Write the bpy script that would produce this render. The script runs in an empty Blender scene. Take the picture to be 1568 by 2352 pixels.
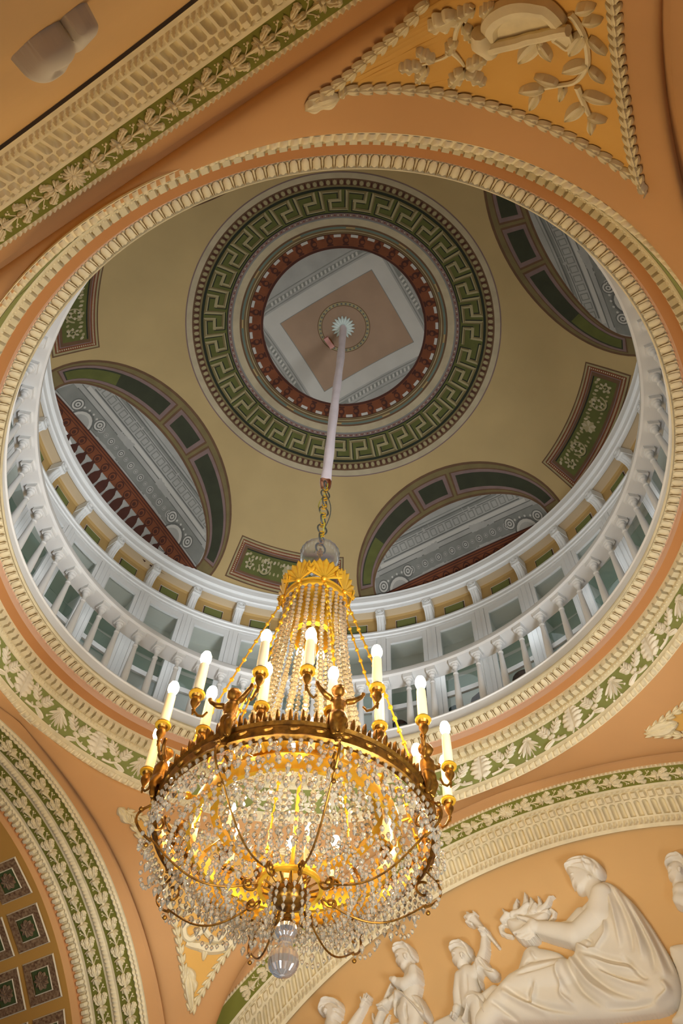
import bpy, bmesh, math, random
import numpy as np
from mathutils import Matrix, Vector
random.seed(7); rng = np.random.default_rng(7)
C = bpy.context.scene.collection
SC = bpy.context.scene
ZO = 8.84                                   # height of the drum's datum above the hall floor
# ------------------------------------------------------------------ camera, light, exposure
def setup_camera():
    cd = bpy.data.cameras.new('camera'); co = bpy.data.objects.new('camera', cd); C.objects.link(co)
    R = Vector((0.9967437932, -0.0788494573, 0.0168693164)); U = Vector((-0.0764400988, -0.8574032217, 0.5089367611)); F = Vector((0.0256655812, 0.5085690499, 0.8606385998))
    m = Matrix((R, U, -F)).transposed().to_4x4(); m.translation = Vector((0.0, -4.2454, -7.2379 + ZO)); co.matrix_world = m
    cd.sensor_fit = 'VERTICAL'; cd.sensor_height = 36.0; cd.lens = 2013.49 / 2352 * 36
    cd.shift_x = -26.05 / 2352; cd.shift_y = 3.72 / 2352; cd.clip_start = .05; cd.clip_end = 100
    SC.camera = co
setup_camera()
SC.view_settings.view_transform = 'Standard'; SC.view_settings.look = 'None'
SC.view_settings.exposure = 0.1; SC.view_settings.gamma = 1.0; SC.view_settings.use_curve_mapping = False
w = bpy.data.worlds.new('world'); SC.world = w; w.use_nodes = True
bg = w.node_tree.nodes['Background']; bg.inputs[0].default_value = (.80, .87, 1.0, 1); bg.inputs[1].default_value = .15
def area(name, loc, target, size, col, power, sy=None):
    l = bpy.data.lights.new(name, 'AREA'); l.energy = power; l.color = col; l.size = size
    if sy: l.shape = 'RECTANGLE'; l.size_y = sy
    o = bpy.data.objects.new(name, l); C.objects.link(o); o.location = loc
    o.rotation_euler = (Vector(target) - Vector(loc)).to_track_quat('-Z', 'Y').to_euler()
    return o
# daylight from the tall windows of the lower hall, with fill lights added
area('hall_fill', (0, 1.0, 1.2), (0, .5, 9), 4.0, (1.0, .95, .88), 25)  # unseen upward area light, added low in the hall as soft fill
for x_, p_, tx in ((-2.7, 160, 1.4), (2.7, 110, -1.2)):
    o = area('daylight_from_window', (x_, -3.4, 1.4), (tx, 1.8, 9.3), 1.8, (.86, .92, 1.0), p_); o.data.spread = math.radians(62)
def lamp(name, loc, col, power, r=.15):
    l = bpy.data.lights.new(name, 'POINT'); l.energy = power; l.color = col; l.shadow_soft_size = r
    o = bpy.data.objects.new(name, l); C.objects.link(o); o.location = loc; return o
for k in range(20):  # ring of point lamps added as fill, standing in for cool gallery daylight
    a = k * math.pi / 10 + .15; lamp('gallery_fill', (3.55 * math.cos(a), 3.55 * math.sin(a), 1.75 + ZO), (.82, .91, 1.0), 4.2, .3)

try:
    SC.cycles.max_bounces = 9; SC.cycles.diffuse_bounces = 4; SC.cycles.glossy_bounces = 3
    SC.cycles.transmission_bounces = 7; SC.cycles.transparent_max_bounces = 10
    SC.cycles.caustics_reflective = False; SC.cycles.caustics_refractive = False
    SC.cycles.sample_clamp_indirect = 4.0; SC.cycles.blur_glossy = .5
except Exception: pass
# ------------------------------------------------------------------ mesh helpers
class MB:
    def __init__(s): s.V = []; s.F = []; s.M = []; s.n = 0
    def add(s, V, F, m=0):
        V = np.asarray(V, float).reshape(-1, 3); k = s.n; s.V.append(V); s.n += len(V)
        for f in F: s.F.append([i + k for i in f]); s.M.append(m)
        return k
    def grid(s, P, m=0, cu=False, cv=False, flip=False):
        P = np.asarray(P, float); nu, nv = P.shape[:2]; k = s.n; s.V.append(P.reshape(-1, 3)); s.n += nu * nv
        mi = isinstance(m, np.ndarray)
        for i in range(nu if cu else nu - 1):
            i2 = (i + 1) % nu
            for j in range(nv if cv else nv - 1):
                j2 = (j + 1) % nv
                f = [k + i * nv + j, k + i2 * nv + j, k + i2 * nv + j2, k + i * nv + j2]
                s.F.append(f[::-1] if flip else f); s.M.append(int(m[i, j]) if mi else m)
    def box(s, lo, hi, m=0, fn=None):
        x0, y0, z0 = lo; x1, y1, z1 = hi
        V = np.array([(x0,y0,z0),(x1,y0,z0),(x1,y1,z0),(x0,y1,z0),(x0,y0,z1),(x1,y0,z1),(x1,y1,z1),(x0,y1,z1)], float)
        if fn is not None: V = fn(V)
        s.add(V, [(0,3,2,1),(4,5,6,7),(0,1,5,4),(1,2,6,5),(2,3,7,6),(3,0,4,7)], m)
    def lathe(s, prof, n=16, c=(0, 0, 0), m=0, fn=None):
        pr = np.asarray(prof, float); a = np.linspace(0, 2 * np.pi, n, endpoint=False)
        P = np.stack([np.outer(np.cos(a), pr[:, 0]), np.outer(np.sin(a), pr[:, 0]), np.tile(pr[:, 1], (n, 1))], -1)
        if fn is not None: P = fn(P)
        s.grid(P + np.asarray(c, float), m, cu=True)
    def tube(s, pts, r, k=6, m=0, closed=False, cap=True):
        p = np.asarray(pts, float); n = len(p); r = np.broadcast_to(np.asarray(r, float), (n,))
        t = np.roll(p, -1, 0) - np.roll(p, 1, 0)
        if not closed: t[0] = p[1] - p[0]; t[-1] = p[-1] - p[-2]
        t /= np.linalg.norm(t, axis=1)[:, None] + 1e-12
        ref = np.array([0, 0, 1.0]) if abs(t[0, 2]) < .9 else np.array([1.0, 0, 0])
        N = np.zeros_like(p); u = np.cross(t[0], ref); u /= np.linalg.norm(u); N[0] = u
        for i in range(1, n):
            u = u - t[i] * (u @ t[i]); u /= np.linalg.norm(u) + 1e-12; N[i] = u
        B = np.cross(t, N); a = np.linspace(0, 2 * np.pi, k, endpoint=False)
        P = p[:, None] + r[:, None, None] * (np.cos(a)[None, :, None] * N[:, None] + np.sin(a)[None, :, None] * B[:, None])
        b = s.n; s.grid(P, m, cu=closed, cv=True)
        if cap and not closed:
            s.F.append([b + j for j in range(k)]); s.M.append(m); s.F.append([b + (n - 1) * k + j for j in range(k)][::-1]); s.M.append(m)
    def ball(s, c, r, m=0, nu=8, nv=6, sc=(1, 1, 1), rot=None):
        a = np.linspace(0, 2 * np.pi, nu, endpoint=False); b = np.linspace(-np.pi / 2, np.pi / 2, nv)
        P = np.stack([np.outer(np.cos(a), np.cos(b)), np.outer(np.sin(a), np.cos(b)), np.tile(np.sin(b), (nu, 1))], -1) * r * np.asarray(sc, float)
        if rot is not None: P = P @ np.asarray(rot).T
        s.grid(P + np.asarray(c, float), m, cu=True)
    def build(s, name, mats, parent=None, origin=None, smooth=True, hold=False):
        me = bpy.data.meshes.new(name); V = np.concatenate(s.V) if s.V else np.zeros((0, 3))
        o0 = np.zeros(3) if origin is None else np.asarray(origin, float)
        me.from_pydata((V - o0).tolist(), [], s.F)
        for m in (mats if isinstance(mats, (list, tuple)) else [mats]): me.materials.append(m)
        me.polygons.foreach_set('material_index', s.M)
        me.polygons.foreach_set('use_smooth', [smooth] * len(s.F)); me.update()
        if smooth:
            try: me.set_sharp_from_angle(angle=math.radians(42))
            except Exception: pass
        ob = bpy.data.objects.new(name, me); C.objects.link(ob)
        if parent is not None: ob.parent = parent
        else: ob.location = Vector(o0) + Vector((0, 0, ZO))
        return ob
def tag(o, label=None, cat=None, group=None, kind=None):
    if label: o['label'] = label
    if cat: o['category'] = cat
    if group: o['group'] = group
    if kind: o['kind'] = kind
    return o
def empty(name, loc, label=None, cat=None, group=None, rotz=0):
    o = bpy.data.objects.new(name, None); C.objects.link(o); o.location = (loc[0], loc[1], loc[2] + ZO); o.rotation_euler = (0, 0, rotz)
    o.empty_display_size = .1
    return tag(o, label, cat, group)
def copy_tree(o, parent=None):
    c = o.copy(); C.objects.link(c)
    if parent is not None: c.parent = parent
    for ch in list(o.children): copy_tree(ch, c)
    return c
# ------------------------------------------------------------------ materials
def lin(c):
    c = [v / 255 for v in c]; return tuple((v / 12.92 if v <= .04045 else ((v + .055) / 1.055) ** 2.4) for v in c) + (1,)
def mat(name, col, rough=.7, metal=0, trans=0, emit=None, es=0, var=.0, scale=6, spec=.35, col2=None, bump=0, ior=1.5):
    m = bpy.data.materials.new(name); m.use_nodes = True; nt = m.node_tree; b = nt.nodes['Principled BSDF']
    b.inputs['Roughness'].default_value = rough; b.inputs['Metallic'].default_value = metal; b.inputs['IOR'].default_value = ior
    b.inputs['Transmission Weight'].default_value = trans; b.inputs['Specular IOR Level'].default_value = spec
    c = lin(col); b.inputs['Base Color'].default_value = c
    if emit: b.inputs['Emission Color'].default_value = lin(emit); b.inputs['Emission Strength'].default_value = es
    if var or col2 or bump:
        tc = nt.nodes.new('ShaderNodeTexCoord'); no = nt.nodes.new('ShaderNodeTexNoise'); no.inputs['Scale'].default_value = scale; no.inputs['Detail'].default_value = 5
        nt.links.new(tc.outputs['Object'], no.inputs['Vector'])
        if var or col2:
            ra = nt.nodes.new('ShaderNodeValToRGB'); d = lin(col2) if col2 else tuple(v * (1 - var) for v in c[:3]) + (1,)
            ra.color_ramp.elements[0].position = .32; ra.color_ramp.elements[1].position = .68
            ra.color_ramp.elements[0].color = d; ra.color_ramp.elements[1].color = c if col2 else tuple(min(1, v * (1 + var * .5)) for v in c[:3]) + (1,)
            nt.links.new(no.outputs['Fac'], ra.inputs['Fac']); nt.links.new(ra.outputs['Color'], b.inputs['Base Color'])
        if bump:
            bp = nt.nodes.new('ShaderNodeBump'); bp.inputs['Strength'].default_value = bump; bp.inputs['Distance'].default_value = .02
            n2 = nt.nodes.new('ShaderNodeTexNoise'); n2.inputs['Scale'].default_value = scale * 8; nt.links.new(tc.outputs['Object'], n2.inputs['Vector'])
            nt.links.new(n2.outputs['Fac'], bp.inputs['Height']); nt.links.new(bp.outputs['Normal'], b.inputs['Normal'])
    return m
# ------------------------------------------------------------------ plan geometry of the hall (metres; oval drum, oblong hall)
M_LO = np.array([[1.0, -.046], [-.046, 1.0]]); M_UP = np.array([[1.009, -.039], [-.039, .991]])
O_LO = np.array([0.0, -.155]); PHI = .9412 + .012
LA, LU, LB, LC = 3.33, 3.36, 3.46, 3.62      # distances of the relief walls (far, near) and of the vaulted sides
N1 = np.array([math.cos(PHI), math.sin(PHI), 0.]); N2 = np.array([-math.sin(PHI), math.cos(PHI), 0.]); UP = np.array([0, 0, 1.])
ZC = -4.3
def plan(r, th, z):
    r, th, z = np.broadcast_arrays(np.asarray(r, float), np.asarray(th, float), np.asarray(z, float))
    k = np.clip((z + .3) / 1.2, 0, 1)[..., None]
    xy = np.stack([r * np.cos(th), r * np.sin(th)], -1)
    p = (1 - k) * (xy @ M_LO.T + O_LO) + k * (xy @ M_UP.T)
    return np.concatenate([p, z[..., None]], -1)
def ring_lathe(mb, prof, a0=0, a1=360, n=256, m=0):
    a = np.radians(np.linspace(a0, a1, n + 1)); full = abs(a1 - a0 - 360) < 1e-6
    if full: a = a[:-1]
    pr = np.asarray(prof, float)
    P = plan(pr[None, :, 0], a[:, None], pr[None, :, 1]); mb.grid(P, m, cu=full)
class Ribbon:
    """a strip between two space curves; x runs along it in metres, y across it (0 at curve a), h off its face"""
    def __init__(s, A, B, ref):
        s.A = np.asarray(A, float); s.B = np.asarray(B, float); mid = (s.A + s.B) / 2
        d = np.linalg.norm(np.diff(mid, axis=0), axis=1); s.s = np.concatenate([[0], np.cumsum(d)]); s.L = s.s[-1]
        T = np.gradient(mid, axis=0); X = s.B - s.A; s.W = float(np.median(np.linalg.norm(X, axis=1)))
        N = np.cross(T, X); N /= np.linalg.norm(N, axis=1)[:, None] + 1e-12
        sg = np.sign(((np.asarray(ref, float) - mid) * N).sum(1)); s.N = N * sg[:, None]
    def ip(s, a, x): return np.stack([np.interp(x, s.s, a[:, k]) for k in range(3)], -1)
    def map(s, x, y, h):
        x, y, h = np.broadcast_arrays(np.asarray(x, float), np.asarray(y, float), np.asarray(h, float))
        A = s.ip(s.A, x); B = s.ip(s.B, x); N = s.ip(s.N, x); return A + (B - A) * (y / s.W)[..., None] + N * h[..., None]
    def surf(s, mb, disp=None, ns=400, nt=2, m=0, y0=0, y1=None, x0=0, x1=None):
        x = np.linspace(x0, s.L if x1 is None else x1, ns); y = np.linspace(y0, s.W if y1 is None else y1, nt)
        X, Y = np.meshgrid(x, y, indexing='ij'); H = np.zeros_like(X) if disp is None else disp(X, Y)
        mb.grid(s.map(X, Y, H), m)
def ring_ribbon(p, q, a0=0, a1=360, n=361, ref=(0, 0, -4)):
    a = np.radians(np.linspace(a0, a1, n)); return Ribbon(plan(p[0], a, p[1]), plan(q[0], a, q[1]), ref)
def arch_pts(side, L, a, b, t0, t1, n=161, drop=True):
    """points on an arch in the vertical plane at distance L on a side; a, b its half width and rise"""
    nn = {'far': N1, 'near': -N1, 'left': N2, 'right': -N2}[side]; tt = np.array([-nn[1], nn[0], 0])
    u = np.linspace(t0, t1, n); k = np.clip(1 - (u / a) ** 2, 0, None)
    return nn * L + u[:, None] * tt + (ZC + b * np.sqrt(k))[:, None] * UP
def arch_ang(side, L, a, b, g0, g1, n=161):
    nn = {'far': N1, 'near': -N1, 'left': N2, 'right': -N2}[side]; tt = np.array([-nn[1], nn[0], 0])
    g = np.radians(np.linspace(g0, g1, n)); return nn * L + (a * np.cos(g))[:, None] * tt + (ZC + b * np.sin(g))[:, None] * UP
RE = (3.325, -1.065)
def vault_quadrant(sa, sb, n=72, m=26):
    """pendentive between the side sa (relief wall) and sb (vaulted side), from the ring down to the two arches"""
    nd = {'far': N1, 'near': -N1, 'left': N2, 'right': -N2}; Ld = {'far': LA, 'near': LU, 'left': LB, 'right': LC}
    na, nb = nd[sa], nd[sb]; La, Lb = Ld[sa], Ld[sb]
    k = n // 2; ua = np.sin(np.linspace(0, np.pi / 2, k)) * Lb; ub = np.sin(np.linspace(0, np.pi / 2, k)) * La
    za = ZC + 3.393 * np.sqrt(np.clip(1 - (ua / 4.47) ** 2, 0, None)); za = np.where(ua > 3.3, za - (ua - 3.3) / (Lb - 3.3) * 1.2, za)
    zb = ZC + 3.23 * np.sqrt(np.clip(1 - (ub / 3.33) ** 2, 0, 1)); zb[-1] = za[-1] = min(za[-1], zb[-2] - .3)
    Pa = na * La + ua[:, None] * nb + za[:, None] * UP; Pb = nb * Lb + ub[:, None] * na + zb[:, None] * UP
    out = np.concatenate([Pa, Pb[::-1][1:]]); ang = np.unwrap(np.arctan2(out[:, 1], out[:, 0]))
    lo = plan(RE[0], np.linspace(0, 2 * np.pi, 721), RE[1]); al = np.unwrap(np.arctan2(lo[:, 1], lo[:, 0]))
    a = ang + np.round((al.mean() - ang.mean()) / (2 * np.pi)) * 2 * np.pi
    inn = np.stack([np.interp(np.mod(a - al[0], 2 * np.pi) + al[0], al, lo[:, j]) for j in range(3)], -1)
    w = np.linspace(0, 1, m)[None, :, None]; G = inn[:, None] * (1 - w) + out[:, None] * w
    ln = np.linalg.norm(out - inn, axis=1)[:, None, None]; c = np.array([0, 0, -4.6])
    dirn = G - c; dirn /= np.linalg.norm(dirn, axis=2, keepdims=True)
    G = G + dirn * (4 * w * (1 - w)) * (.055 * np.clip(ln, 0, 3.0) ** 1.5)
    H = G.copy()                                            # relax the inside so that no crease runs to the corner
    for _ in range(160): H[1:-1, 1:-1] = H[1:-1, 1:-1] * .2 + .24 * (H[2:, 1:-1] + H[:-2, 1:-1]) + .16 * (H[1:-1, 2:] + H[1:-1, :-2])
    H += dirn * (w * (1 - w)) * .12 * np.clip(ln, 0, 3)
    return H
class Vault:
    def __init__(s, sa, sb): s.G = vault_quadrant(sa, sb)
    def at(s, u, w, lift=0.0):
        n, m = s.G.shape[:2]; u = np.asarray(u, float) * (n - 1); w = np.asarray(w, float) * (m - 1)
        i = np.clip(u.astype(int), 0, n - 2); j = np.clip(w.astype(int), 0, m - 2); a = (u - i)[..., None]; b = (w - j)[..., None]
        P = (s.G[i, j] * (1 - a) + s.G[i + 1, j] * a) * (1 - b) + (s.G[i, j + 1] * (1 - a) + s.G[i + 1, j + 1] * a) * b
        N = np.array([0, 0, -4.6]) - P; N /= np.linalg.norm(N, axis=-1, keepdims=True); return P + N * np.asarray(lift)[..., None] if np.ndim(lift) else P + N * lift
    def nrm(s, P): N = np.array([0, 0, -4.6]) - P; return N / np.linalg.norm(N, axis=-1, keepdims=True)
# ------------------------------------------------------------------ materials of the building
m_peach = mat('peach_plaster', (198, 150, 96), .75, var=.06, scale=1.2, bump=.05)
m_peach_dark = mat('ochre_orange_plaster', (188, 130, 76), .75, var=.05, scale=1.5)
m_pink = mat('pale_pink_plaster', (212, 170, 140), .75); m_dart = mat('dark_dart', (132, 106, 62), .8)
m_yellow = mat('yellow_plaster', (214, 166, 84), .75, var=.07, scale=1.1, bump=.05)
m_wall = mat('apricot_plaster', (218, 178, 120), .75, var=.06, scale=.9, bump=.05)
m_ochre = mat('ochre_dome_plaster', (172, 148, 100), .8, var=.08, scale=1.3)
m_frieze = mat('ochre_drum_plaster', (190, 158, 100), .8, var=.05, scale=2)
m_soff = mat('buff_plaster', (204, 184, 150), .8)
m_cream = mat('cream_stucco', (226, 212, 172), .6, var=.10, scale=9)
m_stucco = mat('pale_stucco', (232, 222, 196), .6, var=.08, scale=12)
m_relief = mat('white_relief_stucco', (226, 218, 200), .6, var=.06, scale=3)
m_white = mat('white_paint', (232, 232, 228), .5, var=.03, scale=3)
m_green = mat('sage_green_ground', (142, 148, 82), .8, var=.07, scale=4)
m_olive = mat('olive_green_ground', (120, 120, 44), .8, var=.07, scale=4)
m_vaulty = mat('ochre_vault_plaster', (186, 138, 62), .8, var=.06, scale=1.5)
m_brownpat = mat('brown_stencil_border', (150, 122, 88), .8, col2=(92, 60, 36), scale=38)
m_floor = mat('parquet', (150, 110, 70), .35, var=.2, scale=2)
DC, DR = -.014, 5.38                                     # the dome: centre height and radius
def dome_z(r): return DC + np.sqrt(DR * DR - np.asarray(r, float) ** 2)
# ceiling: the dome
mb = MB(); rr = np.linspace(0.001, 4.12, 40); mb.lathe(np.stack([rr, dome_z(rr)], 1), 128); tag(mb.build('ceiling', m_ochre), kind='structure')
# wall behind the cabinets, ochre frieze and its soffit, gallery floor
mb = MB(); ring_lathe(mb, [(4.5, -.05), (4.5, 3.1)]); tag(mb.build('wall_drum', m_white), kind='structure')
mb = MB(); ring_lathe(mb, [(4.62, 2.98), (4.08, 2.98), (4.08, 3.4), (4.05, 3.42), (4.02, 3.425), (3.9, 3.43)], m=0)
mb.M = [1 if i % 5 >= 3 else 0 for i in range(len(mb.M))]
tag(mb.build('wall_frieze', [m_frieze, m_soff]), kind='structure')
mb = MB(); ring_lathe(mb, [(3.9, 3.43), (3.9, 3.39), (3.875, 3.385), (3.865, 3.42), (3.845, 3.43), (3.84, 3.52), (3.80, 3.53), (3.79, 3.60), (3.81, 3.62), (3.79, 3.66), (3.83, 3.68), (4.2, 3.7)]); tag(mb.build('trim_1', m_white), kind='structure')   # cornice
mb = MB(); ring_lathe(mb, [(4.06, 3.0), (3.97, 2.995), (3.965, 2.96), (3.985, 2.95), (3.985, 2.90), (4.0, 2.89), (4.0, 2.85), (4.1, 2.85)]); tag(mb.build('trim_2', m_white), kind='structure')  # architrave
mb = MB(); ring_lathe(mb, [(3.3, -.12), (4.5, -.12)]); tag(mb.build('floor_gallery', m_floor), kind='structure')
# ring mouldings round the opening, from the white fascia down
mb = MB(); ring_lathe(mb, [(3.36, -.14), (3.36, -.08), (3.035, -.08), (3.03, -.10), (3.045, -.11), (3.045, -.28), (3.0, -.30)]); tag(mb.build('trim_3', m_white), kind='structure')
rb = ring_ribbon((3.105, -.395), (3.0, -.365), n=721); mb = MB()
ring_lathe(mb, [(3.16, -.34), (3.14, -.405), (3.115, -.412), (3.105, -.395), (3.095, -.380), (3.01, -.352), (2.995, -.365), (2.985, -.34), (3.0, -.30), (3.05, -.29)])
ne = 224; W = rb.W
b_, a_ = np.meshgrid(np.linspace(0, np.pi, 6), np.linspace(0, 2 * np.pi, 8)); 
for k in range(ne):                                       # eggs and darts
    x0 = (k + .5) / ne * rb.L; p = rb.L / ne
    uu, vv = np.meshgrid(np.linspace(0, 1, 7), np.linspace(-1, 1, 6), indexing='ij'); wd = np.sqrt(np.clip(1 - (uu * 1.9 - .95) ** 2, 0, 1))
    mb.grid(rb.map(x0 + vv * wd * p * .36, W * (.06 + .86 * uu), .021 * np.sqrt(np.clip(1 - .9 * vv ** 2, 0, 1)) * (.25 + .75 * wd)))
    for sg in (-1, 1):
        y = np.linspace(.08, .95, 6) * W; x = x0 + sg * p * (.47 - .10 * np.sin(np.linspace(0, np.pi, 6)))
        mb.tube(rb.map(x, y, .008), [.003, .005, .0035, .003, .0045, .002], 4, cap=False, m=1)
    mb.tube(rb.map(np.full(3, x0 + p / 2), np.array([.05, .5, .98]) * W, .014), [.009, .006, .001], 4, cap=False)
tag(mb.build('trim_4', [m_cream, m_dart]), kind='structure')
mb = MB(); ring_lathe(mb, [(3.10, -.395), (3.108, -.40), (3.114, -.475), (3.15, -.482), (3.198, -.50)], m=0); mb.M = [0 if i % 4 < 2 else 1 for i in range(len(mb.M))]; tag(mb.build('trim_5', [m_pink, m_peach_dark]), kind='structure')
mb = MB(); ring_lathe(mb, [(3.195, -.495), (3.20, -.525), (3.262, -.53), (3.262, -.60), (3.25, -.605), (3.245, -.635), (3.258, -.665), (3.272, -.67)])
for k in range(245):                                      # dentils and the beads under them
    a = (k + .5) / 245 * 2 * np.pi; da = .66 * np.pi / 245
    mb.add(plan(np.array([3.19, 3.27, 3.27, 3.19, 3.19, 3.27, 3.27, 3.19]), a + da * np.array([-1, -1, 1, 1, -1, -1, 1, 1]), np.array([-.592, -.592, -.592, -.592, -.53, -.53, -.53, -.53])), [(0,3,2,1),(0,1,5,4),(2,3,7,6),(3,0,4,7)])
    for q in (-.5, .5): mb.ball(plan(3.25, a + q * da * 1.4, -.636), .016, nu=5, nv=4, sc=(1, 1, 1.15))
tag(mb.build('trim_6', m_cream), kind='structure')
rb2 = ring_ribbon((3.288, -1.035), (3.325, -1.062), n=721); mb = MB()
ring_lathe(mb, [(3.275, -.985), (3.28, -1.0), (3.28, -1.03), (3.33, -1.07), (3.34, -1.05)])
for k in range(290):
    x0 = (k + .5) / 290 * rb2.L; p = rb2.L / 290; uu, vv = np.meshgrid(np.linspace(0, 1, 5), np.linspace(-1, 1, 5), indexing='ij')
    mb.grid(rb2.map(x0 + (vv + .35 * uu) * p * .42, rb2.W * (-.15 + 1.15 * uu), .030 * np.sqrt(np.clip(1 - vv ** 2, 0, 1)) * np.sin(np.pi * (.15 + .75 * uu))))
tag(mb.build('trim_7', m_cream), kind='structure')
# vault: four pendentives between the ring and the arches
QD = {('far', 'left'): Vault('far', 'left'), ('near', 'right'): Vault('near', 'right'), ('far', 'right'): Vault('far', 'right'), ('near', 'left'): Vault('near', 'left')}
mb = MB()
for v in QD.values(): mb.grid(v.G)
tag(mb.build('ceiling_vault', m_peach), kind='structure')
# ------------------------------------------------------------------ arches over the two relief walls
E_A = lambda w: (4.47 - .52 * w, 3.393 - .367 * w)
# (distance past the crease, inward step 0..1)
PROF = [(0.0, .0), (.035, .03), (.11, .07), (.13, .12), (.30, .235), (.345, .30), (.40, .46), (.50, .83), (.55, .93), (.575, 1.0)]
def relief_arch(side, L0, label_pos, idx):
    T = 3.46
    crv = []
    for dl, w_ in PROF:
        a, b = E_A(w_); crv.append(arch_pts(side, L0 + dl, a, b, -T, T, 241))
    ref = np.array([0, 0, -5.5])
    mb = MB(); Ribbon(crv[0], crv[1], ref).surf(mb, m=0, ns=241); Ribbon(crv[1], crv[2], ref).surf(mb, m=0, ns=241); tag(mb.build('wall_%s_reveal' % side, [m_peach]), kind='structure')
    mb = MB(); r = Ribbon(crv[2], crv[3], ref)                 # thin outer rope
    r.surf(mb, lambda x, y: .018 * np.sin(np.pi * y / r.W) * (1 + .7 * np.sin(x * 2 * np.pi / .045 + y * 40)), 1400, 5)
    r = Ribbon(crv[4], crv[5], ref)                            # fillet and rope
    r.surf(mb, None, 241, 2, y1=r.W * .45); r.surf(mb, lambda x, y: .016 * np.sin(np.pi * np.clip((y / r.W - .45) / .55, 0, 1)) * (1 + .5 * np.sin(x * 2 * np.pi / .055 + y * 30)), 1400, 6, y0=r.W * .45)
    r = Ribbon(crv[5], crv[6], ref)                            # bead course
    r.surf(mb, None, 241, 2)
    n = int(r.L / .085)
    for k in range(n):
        x0 = (k + .5) * r.L / n; uu, vv = np.meshgrid(np.linspace(0, 1, 6), np.linspace(-1, 1, 6), indexing='ij')
        mb.grid(r.map(x0 + vv * .037 * np.sqrt(np.clip(1 - .15 * (2 * uu - 1) ** 2, 0, 1)), r.W * (.04 + .92 * uu), .044 * np.sqrt(np.clip(1 - vv ** 4, 0, 1)) * np.sqrt(np.clip(1 - (2 * uu - 1) ** 4, 0, 1)) - .002))
    r = Ribbon(crv[6], crv[7], ref); W = r.W                  # fluted band
    def flute(x, y):
        u = np.abs(((x / .082) % 1) - .5) / .33; yy = y / W; v = np.where(yy < .22, (.22 - yy) / .16, np.where(yy > .90, (yy - .90) / .01 * 9, 0))
        return -.055 * np.sqrt(np.clip(1 - u ** 2 - np.clip(v, 0, 9) ** 2, 0, 1))
    r.surf(mb, flute, 1500, 22)
    r = Ribbon(crv[7], crv[8], ref)                            # leaf moulding
    r.surf(mb, lambda x, y: .020 * np.sin(np.pi * y / r.W) + .018 * np.sin(x * 2 * np.pi / .052 + 1.6 * np.sin(y / r.W * 5)) * np.sin(np.pi * y / r.W), 1700, 7)
    r = Ribbon(crv[8], crv[9], ref); r.surf(mb, None, 241, 2)
    tag(mb.build('trim_%d' % idx, m_cream), kind='structure')
    # the wall inside the arch
    nn = {'far': N1, 'near': -N1}[side]; mb = MB(); a, b = E_A(1.0); top = arch_pts(side, L0 + .6, a + .03, b + .03, -T, T, 61)
    w = np.linspace(0, 1, 20)[None, :, None]; bot = top.copy(); bot[:, 2] = -4.4
    mb.grid(top[:, None] * (1 - w) + bot[:, None] * w); tag(mb.build('wall_' + side, m_wall), kind='structure')
    return Ribbon(crv[3], crv[4], ref)
RB_FAR = relief_arch('far', LA, '', 8); RB_NEAR = relief_arch('near', LU, '', 9)
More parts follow.
